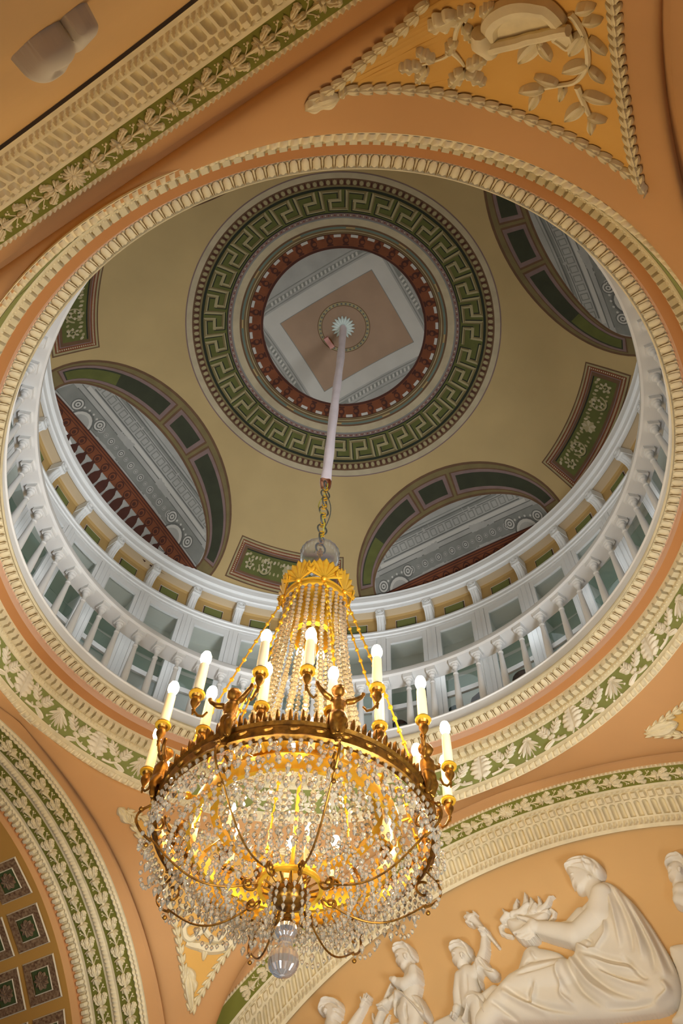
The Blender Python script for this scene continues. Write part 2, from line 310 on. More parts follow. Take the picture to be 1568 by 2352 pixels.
# ------------------------------------------------------------------ arches of the two vaulted sides, with broad soffits
def vaulted_arch(side, L0, idx, deco=True):
    ref = np.array([0, 0, -5.0]); c0 = arch_ang(side, L0, 3.33, 3.23, -4, 184, 241); c01 = arch_ang(side, L0 + .03, 3.30, 3.215, -4, 184, 241); c1 = arch_ang(side, L0 + .09, 3.175, 3.19, -4, 184, 241)
    c2 = arch_ang(side, L0 + .84, 3.155, 3.20, -4, 184, 241); c3 = arch_ang(side, L0 + .86, 3.13, 3.17, -4, 184, 241); c4 = arch_ang(side, L0 + .89, 3.03, 3.135, -4, 184, 241)
    mb = MB(); Ribbon(c0, c01, ref).surf(mb, ns=241); Ribbon(c01, c1, ref).surf(mb, ns=241); Ribbon(c2, c3, ref).surf(mb, ns=241, m=1); Ribbon(c3, c4, ref).surf(mb, ns=241)
    tag(mb.build('wall_%s_reveal' % side, [m_peach, m_peach_dark]), kind='structure')
    r = Ribbon(c1, c2, ref); W = r.W
    mb = MB()                                                  # barrel vault behind
    g = np.radians(np.linspace(-4, 184, 97)); nn = {'left': N2, 'right': -N2}[side]; tt = np.array([-nn[1], nn[0], 0]); ll = np.linspace(L0 + .885, L0 + 4.2, 12)
    P = nn[None, None] * ll[None, :, None] + (3.03 * np.cos(g))[:, None, None] * tt + (ZC + 3.135 * np.sin(g))[:, None, None] * UP
    mb.grid(P); tag(mb.build('ceiling_%s_barrel' % side, m_vaulty), kind='structure')
    if not deco:
        mb = MB(); r.surf(mb, None, 241, 2); tag(mb.build('wall_%s_soffit' % side, m_peach), kind='structure'); return r, None
    f = [0, .12, .39, .55, .81, .88, 1.0]; mb = MB()
    rope = lambda y0, y1, h, p, q: (lambda x, y: h * np.sin(np.pi * (y - y0) / (y1 - y0)) * (1 + .45 * np.sin(x * 2 * np.pi / p + y * q)))
    g0, g1 = .45 * r.L, r.L                                    # the far half is the one in view
    g0 = 0
    r.surf(mb, None, 241, 2, y0=0, y1=.02 * W)
    r.surf(mb, rope(.02 * W, .07 * W, .016, .045, 40), 1400, 6, y0=.02 * W, y1=.07 * W)
    r.surf(mb, rope(.07 * W, .12 * W, .018, .06, 60), 1400, 6, y0=.07 * W, y1=.12 * W)
    r.surf(mb, None, 241, 2, y0=.39 * W, y1=.425 * W); r.surf(mb, rope(.425 * W, .515 * W, .022, .04, 50), 1400, 7, y0=.425 * W, y1=.515 * W); r.surf(mb, None, 241, 2, y0=.515 * W, y1=.55 * W)
    r.surf(mb, None, 241, 2, y0=.81 * W, y1=.85 * W); r.surf(mb, rope(.85 * W, .885 * W, .016, .05, 50), 1400, 5, y0=.85 * W, y1=.885 * W); r.surf(mb, None, 241, 2, y0=.885 * W, y1=W)
    n = int(r.L / .068)
    for k in range(n):
        x0 = (k + .5) * r.L / n; uu, vv = np.meshgrid(np.linspace(0, 1, 6), np.linspace(-1, 1, 6), indexing='ij')
        mb.grid(r.map(x0 + vv * .029, W * (.89 + .115 * uu), .045 * np.sqrt(np.clip(1 - vv ** 4, 0, 1)) * np.sqrt(np.clip(1 - (2 * uu - 1) ** 4, 0, 1)) - .002))
    tag(mb.build('trim_%d' % idx, m_cream), kind='structure')
    return r, f
RB_LEFT, FL = vaulted_arch('left', LB, 10); RB_RIGHT, _ = vaulted_arch('right', LC, 11, deco=False)
# lower walls and floor of the hall (below the frame)
mb = MB(); s_ = 6.5; mb.add([(-s_, -s_, -8.84), (s_, -s_, -8.84), (s_, s_, -8.84), (-s_, s_, -8.84)], [(0, 1, 2, 3)]); tag(mb.build('floor', m_floor), kind='structure')
for side, L0, T in (('far', LA + .6, 3.46), ('near', LU + .6, 3.46)):
    nn = {'far': N1, 'near': -N1}[side]; tt = np.array([-nn[1], nn[0], 0]); mb = MB()
    P = [nn * L0 + t * tt + z * UP for t, z in ((-T, -8.84), (T, -8.84), (T, -4.4), (-T, -4.4))]; mb.add(P, [(0, 1, 2, 3)]); tag(mb.build('wall_%s_lower' % side, m_wall), kind='structure')
# ------------------------------------------------------------------ paintings on the dome (flat paint, laid over the plaster)
def dome_pt(xy, lift):
    xy = np.asarray(xy, float); d = np.concatenate([xy, np.sqrt(DR ** 2 - (xy ** 2).sum(-1, keepdims=True))], -1)
    return d * ((DR - lift) / DR) + np.array([0, 0, DC])
M_UPI = np.linalg.inv(M_UP)
def paint(mb, poly, lift, m, h=.16):
    """a polygon given in plan, cut fine and laid on the dome"""
    p = np.asarray(poly, float); q = []
    for i in range(len(p)):
        a, b = p[i], p[(i + 1) % len(p)]; k = max(1, int(np.linalg.norm(b - a) / h)); q += [a + (b - a) * j / k for j in range(k)]
    bm = bmesh.new(); vs = [bm.verts.new((x, y, 0)) for x, y in q]
    try: f = bm.faces.new(vs)
    except Exception: bm.free(); return
    bmesh.ops.triangulate(bm, faces=[f])
    for _ in range(6):
        e = [e for e in bm.edges if e.calc_length() > h * 1.6]
        if not e: break
        bmesh.ops.subdivide_edges(bm, edges=e, cuts=1); bmesh.ops.triangulate(bm, faces=[f for f in bm.faces if len(f.verts) > 3])
    bm.verts.index_update(); V = np.array([(v.co.x, v.co.y) for v in bm.verts]); rl = np.linalg.norm(V @ M_UPI.T, axis=1, keepdims=True)
    V = dome_pt(V * np.minimum(1, 3.99 / np.maximum(rl, 1e-6)), lift)
    F = []
    for f in bm.faces:
        ix = [v.index for v in f.verts]; n = np.cross(V[ix[1]] - V[ix[0]], V[ix[2]] - V[ix[0]]); F.append(ix if n[2] < 0 else ix[::-1])
    mb.add(V, F, m); bm.free()
def stroke(pts, w):
    p = np.asarray(pts, float); t = np.diff(p, axis=0); t /= np.linalg.norm(t, axis=1)[:, None] + 1e-12; n = np.stack([-t[:, 1], t[:, 0]], -1)
    nn = np.concatenate([n[:1], (n[:-1] + n[1:]), n[-1:]]); l = (nn * nn).sum(1, keepdims=True); nn = np.where(l > 1e-6, nn * 2 / np.maximum(l, .5), nn); nn[0] = n[0]; nn[-1] = n[-1]
    nn[1:-1] *= 1.0
    w = np.broadcast_to(np.asarray(w, float), (len(p),))[:, None]; return np.concatenate([p + nn * w / 2, (p - nn * w / 2)[::-1]])
def ring(mb, r0, r1, lift, m, c=(0, 0), n=144, a0=0, a1=360):
    a = np.radians(np.linspace(a0, a1, n + 1)); r = np.linspace(r0, r1, 2 + int(abs(r1 - r0) / .12))
    P = np.stack([np.outer(np.cos(a), r) + c[0], np.outer(np.sin(a), r) + c[1]], -1); mb.grid(dome_pt(P, lift), m, flip=(r1 > r0))
p_stone = mat('paint_stone', (170, 156, 126), .85, var=.12, scale=5); p_brown = mat('paint_brown', (98, 72, 48), .85, var=.15, scale=6); p_red = mat('paint_red_brown', (112, 62, 34), .85, var=.18, scale=6)
p_dred = mat('paint_dark_red', (70, 36, 24), .85, var=.2, scale=6); p_green = mat('paint_green', (86, 88, 40), .85, var=.15, scale=5); p_dgreen = mat('paint_dark_green', (52, 54, 36), .85, var=.15, scale=5)
p_key = mat('paint_key_light', (150, 138, 100), .85, var=.12, scale=6); p_key2 = mat('paint_key_dark', (112, 98, 62), .85, var=.12, scale=6); p_mauve = mat('paint_mauve', (120, 98, 92), .85, var=.12, scale=6)
p_grey = mat('paint_grey', (152, 150, 142), .85, var=.12, scale=4); p_grey2 = mat('paint_mid_grey', (122, 122, 114), .85, var=.14, scale=5); p_dgrey = mat('paint_dark_grey', (96, 96, 90), .85, var=.14, scale=5)
p_buff = mat('paint_buff', (180, 160, 116), .85, var=.08, scale=4); p_teal = mat('paint_teal', (96, 108, 96), .85, var=.1, scale=5); p_pink = mat('paint_faded_pink', (150, 124, 100), .85, var=.1, scale=2.5)
p_pale = mat('paint_pale_stone', (176, 172, 162), .85, var=.06, scale=3); p_black = mat('paint_shadow_green', (34, 38, 24), .85)
PM = [p_stone, p_brown, p_red, p_dred, p_green, p_dgreen, p_key, p_key2, p_mauve, p_grey, p_grey2, p_dgrey, p_buff, p_teal, p_pink, p_pale, p_black]
ST, BR, RD, DRD, GR, DG, K1, K2, MV, GY, G2, G3, BF, TL, PK, PL, BK = range(17)
med = empty('painted_roundel', (0, 0, 5.2), 'painted roundel at the crown of the dome, green key border round a false oculus', 'painting')
org = np.array([0, 0, 5.2]); CC = (-.01, .0)
mb = MB(); ring(mb, 2.26, 2.20, .004, MV, CC); ring(mb, 2.245, 2.17, .007, ST, CC); ring(mb, 2.17, 2.06, .004, BR, CC); ring(mb, 2.075, 2.05, .007, K2, CC)
for k in range(150):
    a = (k + .5) / 150 * 2 * np.pi; da = np.pi / 150
    P = [(2.115 + .036 * np.cos(t), a + da * .62 * np.sin(t)) for t in np.linspace(0, 2 * np.pi, 8)[:-1]]; paint(mb, [(r * np.cos(b) + CC[0], r * np.sin(b) + CC[1]) for r, b in P], .008, K1)
    paint(mb, [(r * np.cos(b) + CC[0], r * np.sin(b) + CC[1]) for r, b in ((2.08, a + da * .7), (2.08, a + da * 1.3), (2.155, a + da * 1.1), (2.155, a + da * .9))], .008, DRD)
mb.build('egg_border', PM, med, org)
mb = MB(); ring(mb, 2.055, 1.70, .004, GR, CC); ring(mb, 2.055, 2.02, .007, BK, CC)
NK = 35
def key(o, w, q):
    P = []
    for k in range(NK):
        P += [(k + x, y) for x, y in ((0, 0), (.71, 0), (.71, .48), (.30, .48), (.30, 1), (1, 1))]
    P = np.array(P, float) + [0, 0]
    for i in range(len(P) - 1):
        a, b = P[i], P[i + 1]; d = b - a; l = np.linalg.norm(d); d /= l; ex = w * .5
        a2 = a - d * np.array([ex / .36, ex * 1.0 / .31]) ; b2 = b + d * np.array([ex / .36, ex / .31]); n = np.array([-d[1], d[0]])
        pol = []
        for s0, s1 in q: pass
        c = [(a2, q[0][0]), (b2, q[0][0]), (b2, q[0][1]), (a2, q[0][1])]
        nn = max(1, int(l * 3)); yield d, [(pt + n * np.array([1 / .36, 1 / .31]) * off * w) for pt, off in c]
def kmap(p, sh): u, v = p; a = (u / NK) * 2 * np.pi + sh[0]; r = 1.755 + .245 * v + sh[1]; return (r * np.cos(-a) + CC[0], r * np.sin(-a) + CC[1])
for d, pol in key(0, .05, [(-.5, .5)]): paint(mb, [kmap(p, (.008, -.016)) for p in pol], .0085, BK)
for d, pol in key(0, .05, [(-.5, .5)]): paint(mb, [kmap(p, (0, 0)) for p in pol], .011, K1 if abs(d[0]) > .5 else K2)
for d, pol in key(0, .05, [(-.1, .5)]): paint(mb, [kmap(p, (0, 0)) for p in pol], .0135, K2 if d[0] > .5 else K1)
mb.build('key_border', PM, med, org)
mb = MB(); ring(mb, 1.70, 1.685, .006, BK, CC); ring(mb, 1.685, 1.63, .006, MV, CC); ring(mb, 1.635, 1.615, .0085, G2, CC); ring(mb, 1.615, 1.50, .006, ST, CC); ring(mb, 1.52, 1.49, .0085, BR, CC)
for k in range(240):
    a = (k + .5) / 240 * 2 * np.pi; paint(mb, [(1.66 * np.cos(a) + CC[0] + .011 * np.cos(t), 1.66 * np.sin(a) + CC[1] + .011 * np.sin(t)) for t in np.linspace(0, 2 * np.pi, 6)[:-1]], .0085, ST if k % 2 else RD)
for k in range(12): ring(mb, 1.495, 1.465, .010, TL, CC, 10, k * 30 + 2, k * 30 + 27)
for r0, r1, m in ((1.47, 1.455, K2), (1.455, 1.44, BR), (1.44, 1.425, K1), (1.425, 1.41, BR), (1.41, 1.395, K2), (1.40, 1.385, DRD)): ring(mb, r0, r1, .0085, m, CC)
mb.build('stone_border', PM, med, org)
mb = MB(); ring(mb, 1.39, 1.185, .006, RD, CC); ring(mb, 1.215, 1.18, .0085, DRD, CC)
for k in range(36):
    a = k * 10; ring(mb, 1.385, 1.345, .0085, PL, CC, 3, a, a + 4.2)
    for q in range(1):
        ac = np.radians(a + 7.1); P = []
        for rr_, wd in ((1.385, .6), (1.35, .9), (1.345, 1.5), (1.31, 2.0), (1.27, 1.7), (1.255, .9), (1.245, 2.0), (1.225, 2.0)): P.append((rr_, wd))
        P = [(r, ac + np.radians(w_)) for r, w_ in P] + [(r, ac - np.radians(w_)) for r, w_ in P[::-1]]
        paint(mb, [(r * np.cos(t) + CC[0], r * np.sin(t) + CC[1]) for r, t in P], .0085, DRD); P2 = [(1.30 + .025 * np.cos(t), ac + np.radians(1.3) * np.sin(t) + .006) for t in np.linspace(0, 6.28, 8)[:-1]]
        paint(mb, [(r * np.cos(t) + CC[0], r * np.sin(t) + CC[1]) for r, t in P2], .011, RD)
mb.build('balustrade_ring', PM, med, org)
mb = MB(); ring(mb, 1.19, .001, .004, GY, CC)
e1, e2 = N1[:2], N2[:2]; cR = np.array([.045, .055]); rect = lambda a, b: [cR + e1 * x * a + e2 * y * b for x, y in ((1, 1), (1, -1), (-1, -1), (-1, 1))]
def clip_disc(pol, r=1.185):
    out = []; p = np.asarray(pol, float)
    for i in range(len(p)):
        a, b = p[i], p[(i + 1) % len(p)]
        for j in range(24): out.append(a + (b - a) * j / 24)
    out = np.array(out); c = np.array(CC); d = out - c; l = np.linalg.norm(d, axis=1, keepdims=True); return c + d * np.minimum(1, r / l)
for a, b, lf, m in ((1.01, 1.17, .006, G2), (.995, 1.155, .0075, GY), (.96, 1.12, .009, G2), (.90, 1.06, .0105, GY), (.875, 1.035, .012, G2), (.86, 1.02, .0135, GY), (.835, .995, .015, PL), (.625, .785, .0165, G2), (.615, .775, .018, PK)):
    paint(mb, clip_disc(rect(a, b)), lf, m, .10)
for s_, ax, oth, la, lb in ((1, e1, e2, .93, 1.0), (-1, e1, e2, .93, 1.0), (1, e2, e1, 1.09, .85), (-1, e2, e1, 1.09, .85)):
    for k in range(-14, 15):
        c = cR + ax * s_ * la + oth * k * .065
        if np.linalg.norm(c - CC) < 1.14: paint(mb, [c + ax * x * .026 + oth * (y * .016 + x * .008) for x, y in ((1, 1), (1, -1), (-1, -1), (-1, 1))], .0145, PL)
ring(mb, .385, .325, .0205, K1, CC, 60); ring(mb, .39, .38, .022, BR, CC, 60); ring(mb, .335, .325, .022, BR, CC, 60)
for k in range(36):
    a = k / 36 * 2 * np.pi; paint(mb, [(CC[0] + .355 * np.cos(a) + .017 * np.cos(t), CC[1] + .355 * np.sin(a) + .017 * np.sin(t)) for t in np.linspace(0, 6.28, 6)[:-1]], .022, G3)
mb.build('false_ceiling', PM, med, org)
# four painted lunettes: u runs along the wall, v away from the dome's axis
def lunette(phi, hu, name_label):
    e = np.array([math.cos(phi), math.sin(phi)]); t = np.array([-math.sin(phi), math.cos(phi)])
    P = lambda u, v: e * v + t * u
    top = lambda u, h, v0, dv: v0 - dv * np.sqrt(np.clip(1 - (u / h) ** 2, 0, 1))
    def edge(h, v0, dv, n=40):
        g = np.linspace(-np.pi / 2, np.pi / 2, n); u = h * np.sin(g); return [(a, float(top(a, h, v0, dv))) for a in u]
    rim = 4.02
    def area_poly(h, v0, dv):
        E = edge(h, v0, dv); low = []
        for u in np.linspace(h, -h, 24): low.append((u, max(math.sqrt(max(rim ** 2 - u * u, 0)), v0)))
        return [P(u, v) for u, v in E + low]
    hi = hu - .26; o = empty('painted_lunette', (e[0] * 3.3, e[1] * 3.3, 4.1), name_label, 'painting', 'painted lunettes round the dome'); og = np.array([e[0] * 3.3, e[1] * 3.3, 4.1])
    mb = MB(); paint(mb, area_poly(hu, 3.50, 1.02), .004, BR); paint(mb, area_poly(hu - .03, 3.50, .985), .0065, K2); paint(mb, area_poly(hi + .03, 3.5, .55), .009, BR)
    def pan(g0, g1, a0, a1, lf, m):                           # panel between two arches
        G = np.radians(np.linspace(g0, g1, 14)); out = [(hu * .985 * np.sin(g) * (1 - a0) + hi * np.sin(g) * a0, 3.5 - (.95 * (1 - a0) + .56 * a0) * np.cos(g)) for g in G]
        inn = [(hu * .985 * np.sin(g) * (1 - a1) + hi * np.sin(g) * a1, 3.5 - (.95 * (1 - a1) + .56 * a1) * np.cos(g)) for g in G[::-1]]; paint(mb, [P(u, v) for u, v in out + inn], lf, m, .12)
    for g0, g1 in ((-80, -13), (-9.5, 9.5), (13, 80)):
        pan(g0 - 1, g1 + 1, .08, .92, .0105, BR); pan(g0, g1, .12, .88, .012, MV); pan(g0 + 2, g1 - 2, .23, .77, .0145, DG)
    G = np.linspace(16, 76, 12); gq = [(g, .25 + .5 * (g - 16) / 60) for g in G]
    pan(44, 77, .30, .76, .0165, GR)
    mb.build('arch_border', PM, o, og)
    mb = MB(); paint(mb, area_poly(hi, 3.50, .52), .0115, GY)
    def band(v0, v1, lf, m, us=None, c=.045):
        U = np.linspace(-hi, hi, 41) if us is None else np.linspace(us[0], us[1], 5); bow = lambda u: -c * (u / hi) ** 2 * 2
        lo = [];up = []
        for u in U:
            tp = float(top(u, hi, 3.5, .52)); a = max(v0 + bow(u), tp); b = max(v1 + bow(u), tp)
            if b - a > .002: up.append((u, a)); lo.append((u, b))
        if len(up) > 2: paint(mb, [P(u, v) for u, v in up + lo[::-1]], lf, m, .13)
    for v0, v1, m in ((3.05, 3.062, G2), (3.085, 3.10, G3), (3.10, 3.13, G2), (3.145, 3.155, G3), (3.275, 3.29, G3), (3.30, 3.345, PL), (3.35, 3.36, G3), (3.41, 3.42, G3), (3.42, 3.60, G2), (3.595, 3.605, G3)): band(v0, v1, .0135, m)
    for k in range(-12, 13):
        u = k * .13
        if abs(u) < hi - .12: band(3.165, 3.26, .0155, G2, (u - .048, u + .048)); band(3.18, 3.25, .0175, GY, (u - .034, u + .034))
    def circ(u, v, r, lf, m, n=12): paint(mb, [P(u + r * math.cos(a), v + r * math.sin(a) * .92) for a in np.linspace(0, 2 * np.pi, n + 1)[:-1]], lf, m)
    for k in range(-11, 12):
        u = k * .115; v = 3.515 - .09 * (u / hi) ** 2
        if abs(u) > hi - .2 or .85 < abs(u) < 1.3 : continue
        r = .05 if k % 2 else .03; circ(u, v, r, .0155, GY); circ(u, v, r * .72, .0175, G3); circ(u, v, r * .45, .0195, PL); circ(u, v, r * .2, .0215, G3, 6)
    for sg in (-1, 1):                                        # capitals above the rail
        u0 = sg * 1.08; 
        if hi > 1.2:
            circ(u0, 3.61, .185, .0155, G3, 20); circ(u0, 3.62, .165, .0175, PL, 20); circ(u0, 3.63, .135, .0195, GY, 20)
            for q in (-1, 1): circ(u0 + q * .215, 3.475, .085, .0155, G3, 16); circ(u0 + q * .215, 3.475, .070, .0175, PL, 16); circ(u0 + q * .215, 3.475, .050, .0195, G3); circ(u0 + q * .215, 3.475, .034, .0215, PL, 10); circ(u0 + q * .215, 3.475, .015, .0235, G3, 8)
            for q in range(-3, 4): circ(u0 + q * .040, 3.432 + abs(q) * .006, .016, .0175, PL if q % 2 else G2, 6)
    mb.build('false_entablature', PM, o, og)
    mb = MB(); hb = math.sqrt(hi ** 2)
    def rail(v0, v1, lf, m):
        U = np.linspace(-hu + .06, hu - .06, 41); bow = lambda u: -.09 * (u / hi) ** 2
        paint(mb, [P(u, v0 + bow(u)) for u in U] + [P(u, min(v1 + bow(u), math.sqrt(4.06 ** 2 - u * u))) for u in U[::-1]], lf, m, .13)
    rail(3.625, 3.80, .0235, RD); rail(3.625, 3.64, .0255, DRD); rail(3.655, 3.667, .0255, DRD); rail(3.685, 3.693, .0255, DRD)
    for k in range(-9, 10):
        u = k * .172; b = -.09 * (u / hi) ** 2
        if abs(u) > hi - .05: continue
        circ(u, 3.745 + b, .056, .0265, DRD, 14); circ(u, 3.748 + b, .042, .0285, RD, 12); circ(u, 3.752 + b, .026, .0305, DRD, 10)
        paint(mb, [P(u + a_ * .001, v + b) for a_, v in ((-24, 3.76), (24, 3.76), (24, 3.815), (56, 3.85), (72, 3.90), (66, 3.97), (40, 4.03), (-40, 4.03), (-66, 3.97), (-72, 3.90), (-56, 3.85), (-24, 3.815))], .0265, DRD)
    mb.build('false_balustrade', PM, o, og)
for dphi, hu, lb in ((0, 1.70, 'painted half-moon on the dome right of the chandelier, thin red rail over the cornice'),
                     (90, 1.90, 'painted half-moon on the left of the dome, row of dark red balusters showing'),
                     (180, 1.80, 'painted half-moon of the dome almost hidden behind the near edge of the opening'),
                     (270, 1.80, 'painted half-moon at the upper right of the dome, cut off by the egg moulding')):
    lunette(PHI + .012 + math.radians(dphi), hu, lb)
# oblong painted panels between the lunettes
def scroll_panel(ac, lb):
    e = lambda r, a: (r * math.cos(math.radians(ac + a)), r * math.sin(math.radians(ac + a)))
    o = empty('painted_scroll_fresco', (*e(3.58, 0), 4.0), lb, 'painting', 'painted scroll panels between the lunettes'); og = np.array([*e(3.58, 0), 4.0])
    def q(r0, r1, w, lf, m, mb): paint(mb, [e(r0, a) for a in np.linspace(-w, w, 15)] + [e(r1, a) for a in np.linspace(w, -w, 15)], lf, m, .12)
    mb = MB(); q(3.33, 3.84, 14, .004, BR, mb); q(3.345, 3.825, 13.7, .0065, K1, mb); q(3.365, 3.805, 13.3, .009, RD, mb); q(3.415, 3.755, 12.4, .0115, MV, mb); q(3.425, 3.745, 12.2, .014, BR, mb)
    for s in np.linspace(-13, 13, 90):
        for r in (3.39, 3.78): paint(mb, [e(r + .012 * math.cos(t), s + .12 * math.sin(t)) for t in np.linspace(0, 6.28, 6)[:-1]], .011, ST)
    for r in np.linspace(3.39, 3.78, 18):
        for s in (-12.85, 12.85): paint(mb, [e(r + .008 * math.cos(t), s + .2 * math.sin(t)) for t in np.linspace(0, 6.28, 6)[:-1]], .011, ST)
    mb.build('frame', PM, o, og)
    mb = MB(); q(3.45, 3.72, 11.4, .0165, GR, mb); q(3.45, 3.465, 11.4, .018, BK, mb)
    def curl(a0, r0, R, sg, turns=1.6, lf=.020):
        T = np.linspace(0, turns * 2 * np.pi, 34); rad = R * (1 - T / T[-1] * .8); pts = [(r0 + x * math.sin(t), a0 + sg * np.degrees(x * math.cos(t) / 3.58)) for x, t in zip(rad, T)]
        for dx, m, l2 in ((.008, BK, lf - .0015), (0, K1, lf)): paint_strip(mb, [e(r + dx, a) for r, a in pts], .018 * (1 - T / T[-1] * .5) + .004, l2, m)
        for j in range(6): t = j * 1.047; leafp(r0 + .03 * math.sin(t), a0 + np.degrees(.03 * math.cos(t) / 3.58), t, .045, ST, lf + .002)
    def leafp(r, a, t, L, m, lf):
        pr, pa = L * math.sin(t), np.degrees(L * math.cos(t) / 3.58); nr, na = .32 * L * math.cos(t), -np.degrees(.32 * L * math.sin(t) / 3.58)
        paint(mb, [e(r, a), e(r + pr * .3 + nr, a + pa * .3 + na), e(r + pr * .75 + nr * .8, a + pa * .75 + na * .8), e(r + pr, a + pa), e(r + pr * .75 - nr * .8, a + pa * .75 - na * .8), e(r + pr * .3 - nr, a + pa * .3 - na)], lf, m)
    for sg in (-1, 1):
        curl(sg * 5.6, 3.585, .105, sg); curl(sg * 9.6, 3.61, .05, -sg, 1.2)
        for j in range(13): leafp(3.50 + .012 * math.sin(j * 2.1), sg * (1.0 + j * .8), (.9 + .5 * math.sin(j)) if sg > 0 else (2.2 - .5 * math.sin(j)), .055, K1 if j % 3 else ST, .021)
        for j in range(9): leafp(3.675, sg * (2.2 + j * 1.0), -1.2 - .5 * sg, .045, K1, .021)
    for j in range(9): leafp(3.585, 0, j * .7, .09, ST if j % 2 else K1, .023)
    mb.build('scrollwork', PM, o, og)
def paint_strip(mb, pts, w, lift, m):
    pol = stroke(pts, w); n = len(pts); L, R = pol[:n], pol[n:][::-1]
    V = dome_pt(np.concatenate([L, R]), lift); F = []
    for i in range(n - 1):
        ix = [i, i + 1, n + i + 1, n + i]; nn = np.cross(V[ix[1]] - V[ix[0]], V[ix[2]] - V[ix[0]]); F.append(ix if nn[2] < 0 else ix[::-1])
    mb.add(V, F, m)
for ac, lb in ((11.0, 'long painted panel of green scrollwork at the right of the dome'), (99.5, 'painted panel of green scrollwork behind the top of the chandelier'), (190.8, 'painted panel of green scrollwork at the upper left, half hidden by the ring')): scroll_panel(ac, lb)
# ------------------------------------------------------------------ balustrade, cabinets, consoles, frieze panels, specimens
ORD = ['first', 'second', 'third', 'fourth', 'fifth', 'sixth', 'seventh', 'eighth', 'ninth', 'tenth', 'eleventh', 'twelfth', 'thirteenth', 'fourteenth']
bal = empty('balustrade', (0, 0, .05), 'white round balustrade with turned balusters on the edge of the gallery opening', 'balustrade')
bo = np.array([0, 0, .05])
mb = MB(); ring_lathe(mb, [(3.335, 1.0), (3.12, 1.0), (3.10, 1.02), (3.105, 1.09), (3.12, 1.115), (3.13, 1.12), (3.33, 1.12), (3.345, 1.09), (3.345, 1.02), (3.335, 1.0)], n=256); mb.build('handrail', m_white, bal, bo)
mb = MB(); PR = [(.001, .115), (.062, .115), (.064, .13), (.062, .148), (.055, .155), (.058, .168), (.056, .18), (.050, .186), (.052, .21), (.0585, .27), (.058, .33), (.052, .45), (.044, .58), (.036, .71), (.034, .735), (.043, .742), (.044, .757), (.036, .765), (.031, .775), (.030, .82), (.034, .828), (.045, .835), (.05, .85), (.05, .862), (.06, .868), (.066, .882), (.064, .895), (.001, .895)]
PR = [(r * .74, -.13 + (z - .115) * 1.155 + .115) for r, z in PR]; mb.lathe(PR, 20); mb.box((-.052, -.052, -.13), (.052, .052, -.008)); mb.box((-.058, -.058, .885), (.058, .058, .952))
b0 = mb.build('baluster', m_white, bal)
for k in range(-19, 28):
    a = math.radians(62.6 + k * 360 / 70); p = plan(3.215, a, .6); b = b0 if k == -19 else b0.copy()
    if k > -19: C.objects.link(b); b.parent = bal
    b.location = Vector(p - np.array([0, 0, p[2]])); b.rotation_euler = (0, 0, a)
m_glass = bpy.data.materials.new('cabinet_glass'); m_glass.use_nodes = True; nt = m_glass.node_tree; nt.nodes.clear()
ou = nt.nodes.new('ShaderNodeOutputMaterial'); mx = nt.nodes.new('ShaderNodeMixShader'); tr = nt.nodes.new('ShaderNodeBsdfTransparent'); gl = nt.nodes.new('ShaderNodeBsdfGlossy')
tr.inputs[0].default_value = (.90, .91, .89, 1); gl.inputs[0].default_value = (.9, .92, .9, 1); gl.inputs['Roughness'].default_value = .03; mx.inputs[0].default_value = .06
nt.links.new(tr.outputs[0], mx.inputs[1]); nt.links.new(gl.outputs[0], mx.inputs[2]); nt.links.new(mx.outputs[0], ou.inputs[0])
m_shelf = m_glass.copy(); m_shelf.name = 'shelf_glass'; m_shelf.node_tree.nodes['Transparent BSDF'].inputs[0].default_value = (.86, .92, .89, 1); m_shelf.node_tree.nodes['Mix Shader'].inputs[0].default_value = .15; m_shelf.node_tree.nodes['Glossy BSDF'].inputs['Roughness'].default_value = .25; m_shelf.node_tree.nodes['Glossy BSDF'].inputs[0].default_value = (.5, .68, .62, 1); m_back = mat('cabinet_lining', (222, 224, 216), .7); m_gpan = mat('frieze_green', (116, 122, 66), .8, var=.05); m_gred = mat('frieze_red_line', (128, 70, 44), .8); m_gshade = mat('frieze_dark_line', (62, 62, 40), .8); m_brass = mat('keyhole_metal', (60, 55, 45), .4, metal=.8)
def cbox(mb, r0, r1, a0, a1, z0, z1, m=0, n=4):
    A = np.radians(np.linspace(a0, a1, n + 1))
    for R_, Z_ in (((r0, r0), (z0, z1)), ((r1, r1), (z1, z0)), ((r0, r1), (z1, z1)), ((r1, r0), (z0, z0))):
        mb.grid(np.stack([plan(R_[0], A, Z_[0]), plan(R_[1], A, Z_[1])], 1), m, flip=True)
    for a, fl in ((a0, False), (a1, True)):
        a = math.radians(a); P = [plan(r, a, z) for r, z in ((r0, z0), (r1, z0), (r1, z1), (r0, z1))]; mb.add(P, [(3, 2, 1, 0) if fl else (0, 1, 2, 3)], m)
def side_phrase(a):
    if a < 90: return 'right', int(round((84 - a) / 10.286))
    return 'left', int(round((a - 95) / 10.286))
STEP = 360 / 35; A0 = 13.45
def where_unit(k):                                             # the unit behind the chandelier is k = 7
    return 'straight behind the chandelier' if k == 7 else ('%s to the right of the chandelier' % ORD[6 - k] if k < 7 else '%s to the left of the chandelier' % ORD[k - 8])
